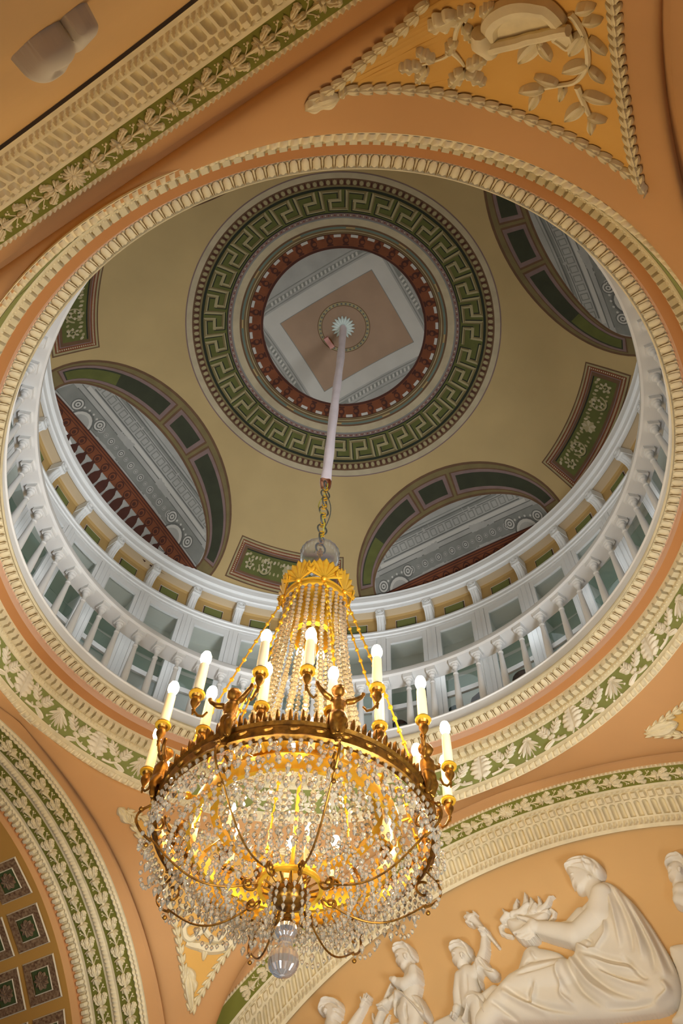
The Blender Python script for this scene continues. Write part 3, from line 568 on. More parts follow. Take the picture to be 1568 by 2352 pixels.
for k in range(-4, 18):
    a = A0 + k * STEP; b = a + STEP; c = (a + b) / 2; og = plan(4.0, math.radians(c), -.02)
    cab = empty('display_cabinet', og, 'white glazed gallery cabinet, ' + where_unit(k), 'cabinet', 'glazed cabinets round the gallery')
    mb = MB(); cbox(mb, 4.0, 4.03, a - .92, a + .92, -.1, 2.86); cbox(mb, 3.99, 4.03, a - .07, a + .07, .0, 2.86); mb.build('pilaster', m_white, cab, og)
    mb = MB(); cbox(mb, 4.40, 4.43, a + .9, b - .9, -.02, 2.86); cbox(mb, 4.02, 4.42, a + .85, a + .95, -.02, 2.86); cbox(mb, 4.02, 4.42, b - .95, b - .85, -.02, 2.86); cbox(mb, 4.02, 4.42, a + .9, b - .9, -.02, .06); cbox(mb, 4.02, 4.42, a + .9, b - .9, 2.82, 2.86); mb.build('carcass', m_back, cab, og)
    mb = MB(); 
    for x0, x1, z0, z1 in ((a + .98, a + 1.75, .02, 2.84), (b - 1.75, b - .98, .02, 2.84), (a + 1.7, b - 1.7, 2.71, 2.84), (a + 1.7, b - 1.7, 1.35, 1.43), (a + 1.7, b - 1.7, .40, .47), (a + 1.7, b - 1.7, .02, .12)): cbox(mb, 4.005, 4.04, x0, x1, z0, z1)
    for x0, x1 in ((a + 1.72, a + 1.84), (b - 1.84, b - 1.72)): cbox(mb, 3.995, 4.03, x0, x1, .1, 2.74)
    cbox(mb, 3.995, 4.03, a + 1.72, b - 1.72, 2.70, 2.72)
    dr = mb.build('door', m_white, cab, og); 
    mb = MB(); mb.ball(plan(3.99, math.radians(b - 1.35), .62), .016); mb.build('keyhole', m_brass, dr, og)
    for z0, z1 in ((.12, .40), (.47, 1.35), (1.43, 2.71)):
        mb = MB(); mb.grid(np.stack([plan(4.025, np.radians(np.linspace(a + 1.74, b - 1.74, 4)), z) for z in (z0, z1)], 1)); mb.build('glass_pane', m_glass, dr, og)
    for z in (.72, 1.12, 1.72, 2.14):
        mb = MB(); cbox(mb, 4.08, 4.40, a + 1.0, b - 1.0, z, z + .014); mb.build('shelf', m_shelf, cab, og)
    # console between cornice and architrave, over the pilaster
    og = plan(4.06, math.radians(a), 2.98); co = empty('scroll_console', og, 'white fluted scroll bracket under the cornice, ' + ('%s on the left of the chandelier' % ORD[k - 8] if k >= 8 else '%s on the right of the chandelier' % ORD[7 - k]), 'bracket', 'scroll brackets under the cornice')
    pr = [(4.08, 2.985), (3.975, 2.985), (3.975, 3.05), (3.96, 3.12), (3.93, 3.18), (3.895, 3.225), (3.875, 3.26)]
    mb = MB(); A = np.linspace(-1, 1, 25); dd = .022 * np.abs(np.sin(A * 1.5 * np.pi)) ** .6 * (np.abs(A) < .98)
    P = np.stack([plan(r + .018 - (dd if 0 < i < 6 else 0), np.radians(a + A * .84), z) for i, (r, z) in enumerate(pr)], 1); mb.grid(P, flip=False)
    for sg in (-1, 1):
        n = len(pr); V = [plan(r + .018, math.radians(a + sg * .84), z) for r, z in pr] + [plan(4.08, math.radians(a + sg * .84), z) for r, z in pr[::-1]]
        mb.add(V, [list(range(2 * n)) if sg < 0 else list(range(2 * n))[::-1]])
    mb.build('shaft', m_white, co, og)
    mb = MB(); cbox(mb, 3.865, 4.06, a - .95, a + .95, 3.24, 3.40); T = np.linspace(0, 4 * np.pi, 34); rr_ = .062 * (1 - T / T[-1] * .8)
    mb.tube(np.array([plan(3.86, math.radians(a) + r * math.cos(t) / 3.88, 3.32 + r * math.sin(t)) for r, t in zip(rr_, T)]), .009, 5); mb.build('volute', m_white, co, og)
    # painted panel on the ochre frieze
    og = plan(4.07, math.radians(c), 3.1); fp = empty('frieze_plaque', og, 'green plaque on the ochre frieze, ' + where_unit(k), 'plaque', 'green plaques on the ochre frieze')
    for nm, w_, z0, z1, r, m in (('border', 2.2, 3.07, 3.31, 4.074, m_white), ('red_line', 2.13, 3.078, 3.29, 4.068, m_gred), ('dark_line', 2.05, 3.095, 3.285, 4.064, m_gshade), ('green_field', 1.9, 3.125, 3.28, 4.060, m_gpan)):
        mb = MB(); mb.grid(np.stack([plan(r, np.radians(np.linspace(c - w_, c + w_, 5) ), z) for z in (z0, z1)], 1)); mb.build(nm, m, fp, og)
m_rock = [mat('brown_stone', (84, 62, 52), .6, col2=(50, 40, 38), scale=14), mat('green_stone', (52, 76, 66), .4, col2=(30, 44, 40), scale=14), mat('grey_stone', (104, 100, 96), .6, col2=(60, 58, 56), scale=14)]
def rock(k, f, zs, s, mi, lb):
    a = math.radians(A0 + k * STEP + STEP * f); og = plan(4.2, a, zs); mb = MB(); bm = bmesh.new(); bmesh.ops.create_icosphere(bm, subdivisions=3, radius=1)
    q = np.random.default_rng(k * 7 + int(f * 100)); d = [(Vector(q.normal(size=3)).normalized(), q.uniform(.6, .95)) for _ in range(9)]
    V = []
    for v in bm.verts:
        p = v.co.copy()
        for n, h in d:
            e = p.dot(n) - h
            if e > 0: p -= n * e
        V.append((p.x * s * 1.3, p.y * s, max(p.z * s, -.72 * s) + .72 * s))
    mb.add(np.array(V) + og, [[v.index for v in f_.verts] for f_ in bm.faces]); bm.free(); o = mb.build('mineral_specimen', m_rock[mi], None, og, smooth=False); tag(o, lb, 'mineral', 'mineral specimens in the glazed cabinets')
RK = [(6, .35, .734, .10, 2, 'grey rock low in the cabinet nearest the right of the chandelier'), (5, .3, 1.734, .07, 1, 'dark green crystal on an upper shelf, second cabinet right of the chandelier'), (5, .75, 1.134, .10, 0, 'brown lump under the rail, second cabinet right of the chandelier'),
      (4, .3, 1.134, .15, 0, 'large brown stone behind a baluster, third cabinet right of the chandelier'), (4, .75, 1.134, .11, 1, 'greenish stone on the middle shelf, third cabinet right of the chandelier'), (3, .45, 1.134, .16, 0, 'big dark brown boulder filling a shelf, fourth cabinet right of the chandelier'),
      (3, .8, .474, .12, 1, 'dark lump just above the gallery edge, fourth cabinet right of the chandelier'), (2, .3, 1.134, .14, 0, 'brown stone on the middle shelf, fifth cabinet right of the chandelier'), (2, .7, 1.134, .12, 2, 'grey stone on the middle shelf, fifth cabinet right of the chandelier'),
      (1, .4, 1.134, .14, 2, 'grey stone behind the balusters, sixth cabinet right of the chandelier'), (1, .7, .734, .12, 0, 'brown stone low down, sixth cabinet right of the chandelier'), (0, .5, 1.134, .13, 0, 'dark stone between balusters, seventh cabinet right of the chandelier')]
for r in RK: rock(*r)
# ------------------------------------------------------------------ stucco ornament
def leaf(L, W, lob=0, H=.02, n=15, k=7, bend=0.0, tip=.0, groove=.35, base=.12):
    """leaf in its own plane: x along the midrib, y across, h off the ground"""
    t = np.linspace(0, 1, n)[:, None]; s = np.linspace(-1, 1, k)[None, :]
    w = W / 2 * (base + (1 - base) * np.sin(np.pi * np.clip(t, 0, 1) ** .75) ** .8) * (1 - tip * t)
    if lob: w = w * (.72 + .36 * np.abs(np.sin(lob * np.pi * t)))
    w = w * np.where(t > .995, .15, 1)
    x = L * t + (np.abs(s) * .10 * L if lob else 0) * np.sin(np.pi * t); y = s * w
    h = H * (.25 + .75 * np.sqrt(np.clip(1 - .95 * s ** 2, 0, 1))) * (.5 + .5 * np.sin(np.pi * np.clip(.12 + .8 * t, 0, 1))) - H * groove * np.exp(-(s / .16) ** 2)
    if lob: h = h + H * .22 * np.cos(lob * 2 * np.pi * t + np.pi) * np.abs(s)
    h = np.where(np.abs(s) > .99, -.004, h); a = bend * t; c, sn = np.cos(a), np.sin(a)
    return np.stack([x * c - y * sn, x * sn + y * c, h + 0 * x], -1)
def put(mb, R, G, cx, cy, ang, sc=1.0, m=0, lift=0.0):
    c, s = math.cos(ang), math.sin(ang); x = (G[..., 0] * c - G[..., 1] * s) * sc + cx; y = (G[..., 0] * s + G[..., 1] * c) * sc + cy
    mb.grid(R.map(x, y, G[..., 2] * sc + lift), m)
def stem(mb, R, pts, r, m=0, k=5, lift=.5):
    p = np.asarray(pts, float); n = max(6, len(p) * 5); t = np.linspace(0, len(p) - 1, n); x = np.interp(t, range(len(p)), p[:, 0]); y = np.interp(t, range(len(p)), p[:, 1])
    for _ in range(3): x[1:-1] = (x[:-2] + 2 * x[1:-1] + x[2:]) / 4; y[1:-1] = (y[:-2] + 2 * y[1:-1] + y[2:]) / 4
    rr_ = np.interp(t / t[-1], np.linspace(0, 1, len(np.atleast_1d(r))), np.atleast_1d(r)); mb.tube(R.map(x, y, rr_ * lift), rr_, k, m)
def bud(mb, R, cx, cy, r, h=.7, m=0):
    a = np.linspace(0, 2 * np.pi, 9)[:-1]; q = np.linspace(0, 1, 5); P = R.map(cx + r * np.outer(np.cos(a), q), cy + r * np.outer(np.sin(a), q), r * h * np.sqrt(np.clip(1 - np.outer(np.ones(8), q) ** 2, 0, 1))); mb.grid(P, m, cu=True)
def rosette(mb, R, cx, cy, r, n=14, h=.3, m=0):
    for k in range(n): put(mb, R, leaf(r, r * 2.6 * math.pi / n * .8, 0, r * h, 8, 5, base=.2), cx, cy, 2 * math.pi * (k + .5) / n, 1, m)
    bud(mb, R, cx, cy, r * .28, 1.3, m)
def span(R, a_px): return a_px
# green frieze under the gallery
RF = ring_ribbon((3.272, -.985), (3.272, -.672), a0=-40, a1=220, n=521); rf = empty('ring_frieze', plan(3.235, 1.57, -.83), 'round green frieze under the gallery with raised cream leaves and palmettes', 'frieze'); fo = plan(3.235, 1.57, -.83)
mb = MB(); RF.surf(mb, None, 521, 2); mb.build('ground', m_green, rf, fo)
mb = MB(); ring_lathe(mb, [(3.274, -.99), (3.274, -.66)], 220, 320, 80); tag(mb.build('wall_ring_near', m_green), kind='structure')
aF = np.interp(np.arange(0, 2000), [0], [0]); HF = RF.W
def xa(deg): return float(np.interp(deg, np.linspace(-40, 220, 521), RF.s))
for j in range(-2, 23):
    dg = 55.3 - 9.2 * 5 + 9.2 * (j - 2) + 0.0
    x = xa(dg); mb = MB()
    if j % 2 == 1:                                            # upright lobed leaf with two base scrolls
        put(mb, RF, leaf(.285, .245, 5, .036, 26, 9, base=.35, groove=.5), x, .03, math.pi / 2)
        for sg in (-1, 1):
            T = np.linspace(0, 4.6, 12); stem(mb, RF, [(x + sg * (.028 + .030 * math.sin(t) * (1 - t / 7)), .075 - .03 * (1 - math.cos(t)) * (1 - t / 9)) for t in T], [.012, .010, .007]); stem(mb, RF, [(x + sg * .008, .075), (x + sg * .02, .02), (x + sg * .035, .0)], [.009, .008])
        mb.build('acanthus_leaf', m_stucco, rf, fo)
    else:                                                     # hanging palmette
        for a, L, w_ in ((-90, .20, .05), (-66, .19, .042), (-114, .19, .042), (-38, .15, .036), (-142, .15, .036)): put(mb, RF, leaf(L, w_, 0, .026, 12, 7, base=.15), x, .225, math.radians(a))
        for a, L in ((-78, .23), (-102, .23), (-50, .19), (-130, .19)): stem(mb, RF, [(x, .21), (x + L * math.cos(math.radians(a)) * .9, .225 + L * math.sin(math.radians(a)) * .9)], [.005, .006]); bud(mb, RF, x + L * math.cos(math.radians(a)), .225 + L * math.sin(math.radians(a)), .014, 1)
        for a in (20, 50, 90, 130, 160): put(mb, RF, leaf(.055, .045, 0, .024, 8, 5, base=.3), x, .222, math.radians(a))
        bud(mb, RF, x, .222, .022, .9); mb.build('palmette', m_stucco, rf, fo)
    for sg in (-1, 1):                                        # sprigs between, on a curling stem
        if j % 2 == 0: continue
        x2 = xa(dg + sg * 4.6); mb = MB(); u = sg
        stem(mb, RF, [(x2 - u * .16, .02), (x2 - u * .06, .03), (x2, .075), (x2 + u * .0, .11)], [.016, .013, .010]); put(mb, RF, leaf(.14, .05, 0, .03, 9, 5), x2 + u * .10, .005, math.pi / 2 + u * 1.2); put(mb, RF, leaf(.05, .03, 0, .02, 8, 5), x2 - u * .07, .03, math.pi / 2 + u * .3)
        for a in (25, 65, 115, 155): put(mb, RF, leaf(.045, .034, 0, .024, 8, 5, base=.3), x2, .095, math.radians(a))
        for ax_, L in ((58, .20), (122, .19)):
            d = (math.cos(math.radians(ax_)), math.sin(math.radians(ax_))); stem(mb, RF, [(x2, .10), (x2 + d[0] * L, .10 + d[1] * L)], [.006, .004])
            for q in (.30, .52, .74):
                for s2 in (-1, 1): put(mb, RF, leaf(.078, .042, 0, .026, 9, 5, base=.15), x2 + d[0] * L * q, .10 + d[1] * L * q, math.radians(ax_ + s2 * 46))
            put(mb, RF, leaf(.07, .04, 0, .026, 9, 5), x2 + d[0] * L * .85, .10 + d[1] * L * .85, math.radians(ax_))
        mb.build('leaf_sprig', m_stucco, rf, fo)
# flower sprays on the arch bands: one spray runs along +x
def spray(mb, R, x, y, d, sc):
    X = lambda u: x + d * u * sc; an = 0 if d > 0 else math.pi; Y = lambda v: y + v * sc
    for a in (-74, -44, -15, 15, 44, 74): put(mb, R, leaf(.078, .042, 0, .030, 9, 5, base=.35, groove=.5), X(.055), y, an + math.pi + math.radians(a), sc)   # flared skirt
    stem(mb, R, [(X(-.11), y), (X(-.05), y), (X(.045), y)], [.006 * sc, .012 * sc, .026 * sc], lift=.9)          # trumpet below it
    bud(mb, R, X(.062), y, .024 * sc, 1.3)
    for a, dy in ((24, -.026), (-24, .026)): put(mb, R, leaf(.115, .060, 2, .036, 14, 7, base=.5), X(.075), Y(-dy), an + math.radians(a * d), sc)
    put(mb, R, leaf(.125, .058, 2, .046, 14, 7, base=.55), X(.075), y, an, sc)                                   # tulip
    for s2 in (-1, 1):
        put(mb, R, leaf(.062, .046, 2, .030, 10, 5, base=.4), X(.12), Y(s2 * .03), an + math.radians(70 * s2 * d), sc)
        bud(mb, R, X(.165), Y(s2 * .072), .026 * sc, .95); bud(mb, R, X(.180), Y(s2 * .060), .018 * sc, 1.6); bud(mb, R, X(.152), Y(s2 * .088), .014 * sc, 1.4)
        stem(mb, R, [(X(-.10), Y(s2 * .006)), (X(-.06), Y(s2 * .034)), (X(-.035), Y(s2 * .062))], [.005 * sc, .004 * sc]); bud(mb, R, X(-.03), Y(s2 * .066), .012 * sc, 1.0); bud(mb, R, X(-.052), Y(s2 * .056), .009 * sc, 1.0); bud(mb, R, X(-.058), Y(s2 * .076), .008 * sc, 1.0)
def arch_frieze(R, lab, segs, sc, y, rose_x=None, y0=0, y1=None, ground=None):
    og = R.map(R.L / 2, y, 0); o = empty('arch_frieze', og, lab, 'frieze'); mb = MB(); R.surf(mb, None, 241, 2, y0=y0, y1=y1); mb.build('ground', ground or m_olive, o, og)
    for x, d in segs: mb = MB(); spray(mb, R, x, y, d, sc); mb.build('flower_spray', m_cream, o, og)
    if rose_x is not None: mb = MB(); rosette(mb, R, rose_x, y, .082, 15, .30); mb.build('rosette', m_cream, o, og)
    return o
def line(R, x0, sc, rng, off):
    P = .30 * sc; return [(x0 + off - .05 * sc + k * P, 1) for k in range(40) if x0 + off + (k + 1) * P < rng[1]] + [(x0 - off + .05 * sc - k * P, -1) for k in range(40) if x0 - off - (k + 1) * P > rng[0]]
def xt(R, side, t):                                          # position along a ribbon for a wall coordinate
    nn = {'far': N1, 'near': -N1, 'left': N2, 'right': -N2}[side]; tt = np.array([-nn[1], nn[0], 0]); tc = R.A @ tt; i = np.argsort(tc); return float(np.interp(t, tc[i], R.s[i]))
xr = xt(RB_FAR, 'far', 0.0); arch_frieze(RB_FAR, 'green band of cream flower sprays and one rosette over the right relief wall', line(RB_FAR, xr, .80, (.1, RB_FAR.L - .1), .15), .80, RB_FAR.W * .5, xr)
xr = xt(RB_NEAR, 'near', .2); arch_frieze(RB_NEAR, 'dim green band of flower sprays and a rosette at the upper left', line(RB_NEAR, xr, .80, (.1, RB_NEAR.L - .1), .15), .80, RB_NEAR.W * .5, xr)
for kk, (f0, f1, lb) in enumerate(((.12, .39, 'outer green band of flower sprays on the soffit of the left arch'), (.55, .81, 'inner green band of flower sprays on the soffit of the left arch'))):
    W = RB_LEFT.W; P = .262; xs = RB_LEFT.L * .5; y = W * (f0 + f1) / 2
    arch_frieze(RB_LEFT, lb, [(xs + k * P + kk * .1, -1) for k in range(0, 18)], .262 / .30, y, None, f0 * W, f1 * W)
# coffers of the left barrel vault
m_rim = mat('coffer_white_edge', (206, 194, 166), .7); m_cgreen = mat('coffer_green', (70, 82, 40), .8, var=.1); m_cros = mat('coffer_rosette', (140, 116, 88), .7, col2=(96, 72, 52), scale=20)
gp = 9.6; nn = N2; tt = np.array([-nn[1], nn[0], 0])
def bar(g, l, dz): g = np.radians(np.asarray(g, float)); l = np.asarray(l, float); return nn * l[..., None] + ((3.03 - dz) * np.cos(g))[..., None] * tt + (ZC + (3.135 - dz) * np.sin(g))[..., None] * UP
CO = {0: ['third', 'second', 'first', 'lowest']}
for row in range(3):
    for q in range(-1, 4):
        g = 126.4 + gp * (q - 0); l = 4.62 + .47 * row; og = bar(g, np.array(l), 0)
        o = empty('coffer', og, 'square painted coffer with rosette, %s of the %s row inside the left arch' % (['topmost', 'second from top', 'third from top', 'fourth from top', 'lowest'][q + 1], ['front', 'middle', 'back'][row]), 'coffer', 'coffers of the left barrel vault')
        def fr(h0, h1, d0, d1, m, nm):
            mb = MB(); g0, g1 = h0 / 3.07 * 57.3, h1 / 3.07 * 57.3; O = [(g - g0, l - h0, d0), (g + g0, l - h0, d0), (g + g0, l + h0, d0), (g - g0, l + h0, d0)]; I = [(g - g1, l - h1, d1), (g + g1, l - h1, d1), (g + g1, l + h1, d1), (g - g1, l + h1, d1)]
            V = [bar(a, np.array(b), c) for a, b, c in O + I]; mb.add(V, [(k, (k + 1) % 4, 4 + (k + 1) % 4, 4 + k) for k in range(4)]); mb.build(nm, m, o, og, smooth=False)
        fr(.205, .195, .004, .016, m_rim, 'edge'); fr(.195, .118, .016, .016, m_brownpat, 'border'); fr(.118, .108, .016, .022, m_rim, 'inner_edge')
        mb = MB(); V = [bar(g + a * .108 / 3.07 * 57.3, np.array(l + b * .108), .012) for a, b in ((-1, -1), (1, -1), (1, 1), (-1, 1))]; mb.add(V, [(0, 1, 2, 3)]); mb.build('green_panel', m_cgreen, o, og, smooth=False)
        rg = Ribbon([bar(g - 3, np.array(l - .1), .013), bar(g + 3, np.array(l - .1), .013)], [bar(g - 3, np.array(l + .1), .013), bar(g + 3, np.array(l + .1), .013)], np.array([0, 0, -5.]))
        mb = MB(); rosette(mb, rg, rg.L / 2, rg.W / 2, .088, 9, .3); rosette(mb, rg, rg.L / 2, rg.W / 2, .05, 6, .6); mb.build('rosette', m_cros, o, og)
# ------------------------------------------------------------------ stucco panels on the pendentives
PN = {"TRo":[[0.207,0.505],[0.237,0.468],[0.29,0.338],[0.353,0.245],[0.463,0.17],[0.617,0.182],[0.698,0.25],[0.758,0.357],[0.782,0.415],[0.797,0.453],[0.757,0.532],[0.702,0.613],[0.657,0.655],[0.608,0.693],[0.54,0.748],[0.36,0.91],[0.3,0.835],[0.283,0.723],[0.257,0.652],[0.235,0.557]],"BLo":[[0.837,0.352],[0.74,0.185],[0.59,0.113],[0.37,0.173],[0.283,0.253],[0.212,0.39],[0.27,0.537],[0.333,0.562],[0.408,0.557],[0.463,0.557],[0.518,0.605],[0.557,0.675],[0.575,0.72],[0.62,0.682],[0.668,0.61],[0.72,0.535],[0.782,0.463]],"Ro":[[0.222,0.372],[0.252,0.305],[0.275,0.278],[0.303,0.247],[0.417,0.177],[0.613,0.18]],"TRleaf":[[[0.352,0.635],[0.317,0.638],1],[[0.37,0.63],[0.347,0.63],1],[[0.365,0.56],[0.392,0.45],1],[[0.36,0.497],[0.355,0.438],1],[[0.34,0.42],[0.31,0.537],1],[[0.323,0.42],[0.293,0.465],1],[[0.33,0.4],[0.32,0.333],1],[[0.393,0.323],[0.375,0.263],1],[[0.397,0.33],[0.433,0.348],1],[[0.398,0.312],[0.458,0.242],1],[[0.385,0.575],[0.398,0.603],1],[[0.537,0.42],[0.518,0.328],0],[[0.535,0.41],[0.587,0.395],0],[[0.605,0.542],[0.608,0.46],0],[[0.618,0.557],[0.655,0.603],0],[[0.59,0.565],[0.615,0.633],0],[[0.643,0.505],[0.618,0.403],0],[[0.65,0.505],[0.68,0.545],0],[[0.627,0.36],[0.577,0.315],0],[[0.638,0.372],[0.648,0.328],0],[[0.612,0.31],[0.565,0.245],0],[[0.607,0.283],[0.615,0.22],0],[[0.67,0.427],[0.705,0.537],0],[[0.682,0.403],[0.677,0.292],0],[[0.697,0.393],[0.718,0.468],0],[[0.703,0.393],[0.717,0.357],0],[[0.567,0.565],[0.59,0.628],0]],"TRstem":[[[0.365,0.65],[0.355,0.568],[0.363,0.44],[0.353,0.413],[0.323,0.42]],[[0.363,0.43],[0.392,0.335]],[[0.56,0.54],[0.612,0.542],[0.647,0.505],[0.65,0.413],[0.612,0.31],[0.592,0.263]],[[0.655,0.417],[0.693,0.398],[0.707,0.395]],[[0.527,0.438],[0.537,0.413]]],"TRdrum":[[0.435,0.43],[0.417,0.49],[0.418,0.527],[0.44,0.535],[0.473,0.527],[0.512,0.51],[0.542,0.492],[0.492,0.445]],"TRrim":[[0.423,0.438],[0.407,0.51],[0.412,0.547],[0.433,0.56],[0.472,0.545],[0.517,0.522],[0.548,0.505]],"TRstaff":[[0.427,0.422],[0.473,0.425],[0.528,0.46],[0.57,0.53]],"TRknob":[[0.395,0.505],[0.407,0.448],[0.437,0.38]],"TRbox":[[0.56,0.453],[0.565,0.512],[0.598,0.5],[0.598,0.468]],"BLleaf":[[[0.57,0.508],[0.568,0.562],0],[[0.57,0.508],[0.6,0.552],0],[[0.57,0.508],[0.523,0.525],0],[[0.657,0.46],[0.69,0.51],0],[[0.65,0.458],[0.675,0.532],0],[[0.648,0.43],[0.675,0.427],0],[[0.635,0.385],[0.628,0.325],0],[[0.675,0.505],[0.682,0.552],0]],"BLtool":[[[0.613,0.46],[0.647,0.5],[0.662,0.55],[0.653,0.573],[0.633,0.555],[0.612,0.503],[0.585,0.445]],[[0.613,0.46],[0.517,0.482],[0.482,0.438]],[[0.592,0.41],[0.573,0.435]],[[0.643,0.583],[0.595,0.525],[0.52,0.503],[0.463,0.525],[0.433,0.522]],[[0.682,0.5],[0.65,0.453],[0.622,0.438]],[[0.678,0.435],[0.647,0.435],[0.6,0.415]],[[0.652,0.352],[0.622,0.37],[0.625,0.425]]]}
def vpoly(V, uw, lift, h=.10):
    mb = MB(); bm = bmesh.new(); q = []
    for i in range(len(uw)):
        a, b = np.array(uw[i]), np.array(uw[(i + 1) % len(uw)]); k = max(2, int(np.linalg.norm(V.at(*b) - V.at(*a)) / h)); q += [a + (b - a) * j / k for j in range(k)]
    f = bm.faces.new([bm.verts.new((x, y, 0)) for x, y in q]); bmesh.ops.triangulate(bm, faces=[f])
    for _ in range(4):
        e = [e for e in bm.edges if e.calc_length() > .05]
        if not e: break
        bmesh.ops.subdivide_edges(bm, edges=e, cuts=1); bmesh.ops.triangulate(bm, faces=[f for f in bm.faces if len(f.verts) > 3])
    bm.verts.index_update(); P = V.at(np.array([v.co.x for v in bm.verts]), np.array([v.co.y for v in bm.verts]), lift); mb.add(P, [[v.index for v in f.verts] for f in bm.faces]); bm.free(); return mb
def leaf3(mb, V, a, b, w, lob, H=.03, lift=.0, bend=.0):
    A, B = V.at(*a), V.at(*b); N = V.nrm((A + B) / 2); X = B - A; L = np.linalg.norm(X); X = X / L; N = N - X * (N @ X); N /= np.linalg.norm(N); Y = np.cross(N, X)
    G = leaf(L, w * L, lob, H, 16, 7, bend, base=.2); mb.grid(A + G[..., :1] * X + G[..., 1:2] * Y + (G[..., 2:3] + lift) * N)
def tube3(mb, V, uw, r, lift=0.0, k=6, n=5):
    p = np.array(uw, float); t = np.linspace(0, len(p) - 1, (len(p) - 1) * n + 1); u = np.interp(t, range(len(p)), p[:, 0]); w = np.interp(t, range(len(p)), p[:, 1])
    for _ in range(3): u[1:-1] = (u[:-2] + 2 * u[1:-1] + u[2:]) / 4; w[1:-1] = (w[:-2] + 2 * w[1:-1] + w[2:]) / 4
    rr_ = np.interp(t / t[-1], np.linspace(0, 1, len(np.atleast_1d(r))), np.atleast_1d(r)); mb.tube(V.at(u, w, lift), rr_, k)
def garland(V, uw, segs, o, og):
    """laurel border along parts of the outline; segs are index pairs"""
    mb = MB()
    for i0, i1 in segs:
        p = np.array(uw[i0:i1 + 1] if i1 > i0 else uw[i0:] + uw[:i1 + 1], float); P = V.at(p[:, 0], p[:, 1], .012); s = np.concatenate([[0], np.cumsum(np.linalg.norm(np.diff(P, axis=0), axis=1))]); n = max(2, int(s[-1] / .082))
        x = np.linspace(0, s[-1], 4 * n); Q = np.stack([np.interp(x, s, P[:, k]) for k in range(3)], -1)
        for _ in range(8): Q[1:-1] = (Q[:-2] + 2 * Q[1:-1] + Q[2:]) / 4
        mb.tube(Q, .016, 6)
        for k in range(n):
            j = 4 * k; A = Q[j]; T = Q[min(j + 3, len(Q) - 1)] - A; L = np.linalg.norm(T); T = T / (L + 1e-9); N = V.nrm(A); N = N - T * (N @ T); N /= np.linalg.norm(N); Y = np.cross(N, T)
            for sg in (-1, 0, 1):
                a = sg * .42; d = T * math.cos(a) + Y * math.sin(a); G = leaf(.092, .042, 0, .022, 8, 5); mb.grid(A + G[..., :1] * d + G[..., 1:2] * np.cross(N, d) + (G[..., 2:3] + .002 + .006 * (sg == 0)) * N)
    mb.build('garland_border', m_cream, o, og)
def corner(V, tip, inner, o, og, w=.6):
    mb = MB(); leaf3(mb, V, inner, tip, w, 0, .05, .012); 
    t, i = np.array(tip), np.array(inner); d = t - i; nrm_ = np.array([-d[1], d[0]])
    for sg in (-1, 1): leaf3(mb, V, i - d * .15, i + d * .45 + nrm_ * sg * .35, .55, 2, .045, .01)
    mb.build('corner_leaf', m_cream, o, og)
Vt = QD[('near', 'right')]; og = Vt.at(.55, .45); o = empty('pendentive_panel', og, 'three-cornered yellow panel above the ring, with leafy branches and a tambourine trophy', 'relief', 'stucco panels on the pendentives')
vpoly(Vt, PN['TRo'], .006).build('ground', m_yellow, o, og); garland(Vt, PN['TRo'], [(1, 8), (9, 14), (16, 0)], o, og); corner(Vt, PN['TRo'][0], (.228, .447), o, og); corner(Vt, PN['TRo'][9], (.806, .475), o, og)
mb = MB()
for s_ in PN['TRstem'][:2]: tube3(mb, Vt, s_, [.018, .013, .009], .014)
for a, b, k in PN['TRleaf']:
    if k: leaf3(mb, Vt, a, b, .62, 3, .055, .004)
mb.build('oak_branch', m_cream, o, og); mb = MB()
for s_ in PN['TRstem'][2:]: tube3(mb, Vt, s_, [.02, .016, .011], .016)
for a, b, k in PN['TRleaf']:
    if not k: leaf3(mb, Vt, a, b, .48, 0, .05, .006)
mb.build('laurel_branch', m_cream, o, og)
mb = vpoly(Vt, PN['TRdrum'], .05); tube3(mb, Vt, PN['TRrim'], [.05, .06, .05], .03, 8); mb.build('tambourine', m_cream, o, og)
mb = MB(); tube3(mb, Vt, PN['TRstaff'], [.035, .032, .03], .075, 8); tube3(mb, Vt, PN['TRknob'], [.05, .07, .045], .05, 10); mb.build('staff', m_cream, o, og)
mb = vpoly(Vt, PN['TRbox'], .04); tube3(mb, Vt, PN['TRbox'] + PN['TRbox'][:1], .014, .04); mb.build('scroll_case', m_cream, o, og)
Vb = QD[('far', 'left')]; og = Vb.at(.6, .4); o = empty('pendentive_panel', og, 'narrow three-cornered yellow panel behind the chandelier, with compass and square', 'relief', 'stucco panels on the pendentives')
vpoly(Vb, PN['BLo'], .006).build('ground', m_yellow, o, og); garland(Vb, PN['BLo'], [(0, 5), (5, 12), (12, 0)], o, og); corner(Vb, PN['BLo'][0], (.825, .405), o, og); corner(Vb, PN['BLo'][12], (.620, .655), o, og, .30); corner(Vb, PN['BLo'][5], (.225, .41), o, og)
mb = MB(); tube3(mb, Vb, PN['BLtool'][0], [.030, .034, .030], .03); mb.build('compass', m_cream, o, og); mb = MB(); tube3(mb, Vb, PN['BLtool'][1], .032, .04); tube3(mb, Vb, PN['BLtool'][2], .024, .05); mb.build('set_square', m_cream, o, og)
mb = MB(); tube3(mb, Vb, PN['BLtool'][3], [.03, .05, .06, .05, .03], .01); mb.build('ribbon', m_cream, o, og); mb = MB()
for s_ in PN['BLtool'][4:]: tube3(mb, Vb, s_, [.016, .012], .012)
for a, b, k in PN['BLleaf']: leaf3(mb, Vb, a, b, .5, 0, .04, .01)
mb.build('branch', m_cream, o, og)
Vr = QD[('far', 'right')]; og = Vr.at(.35, .3); o = empty('pendentive_panel', og, 'pointed leafy tip of a yellow panel at the right edge of the picture', 'relief', 'stucco panels on the pendentives')
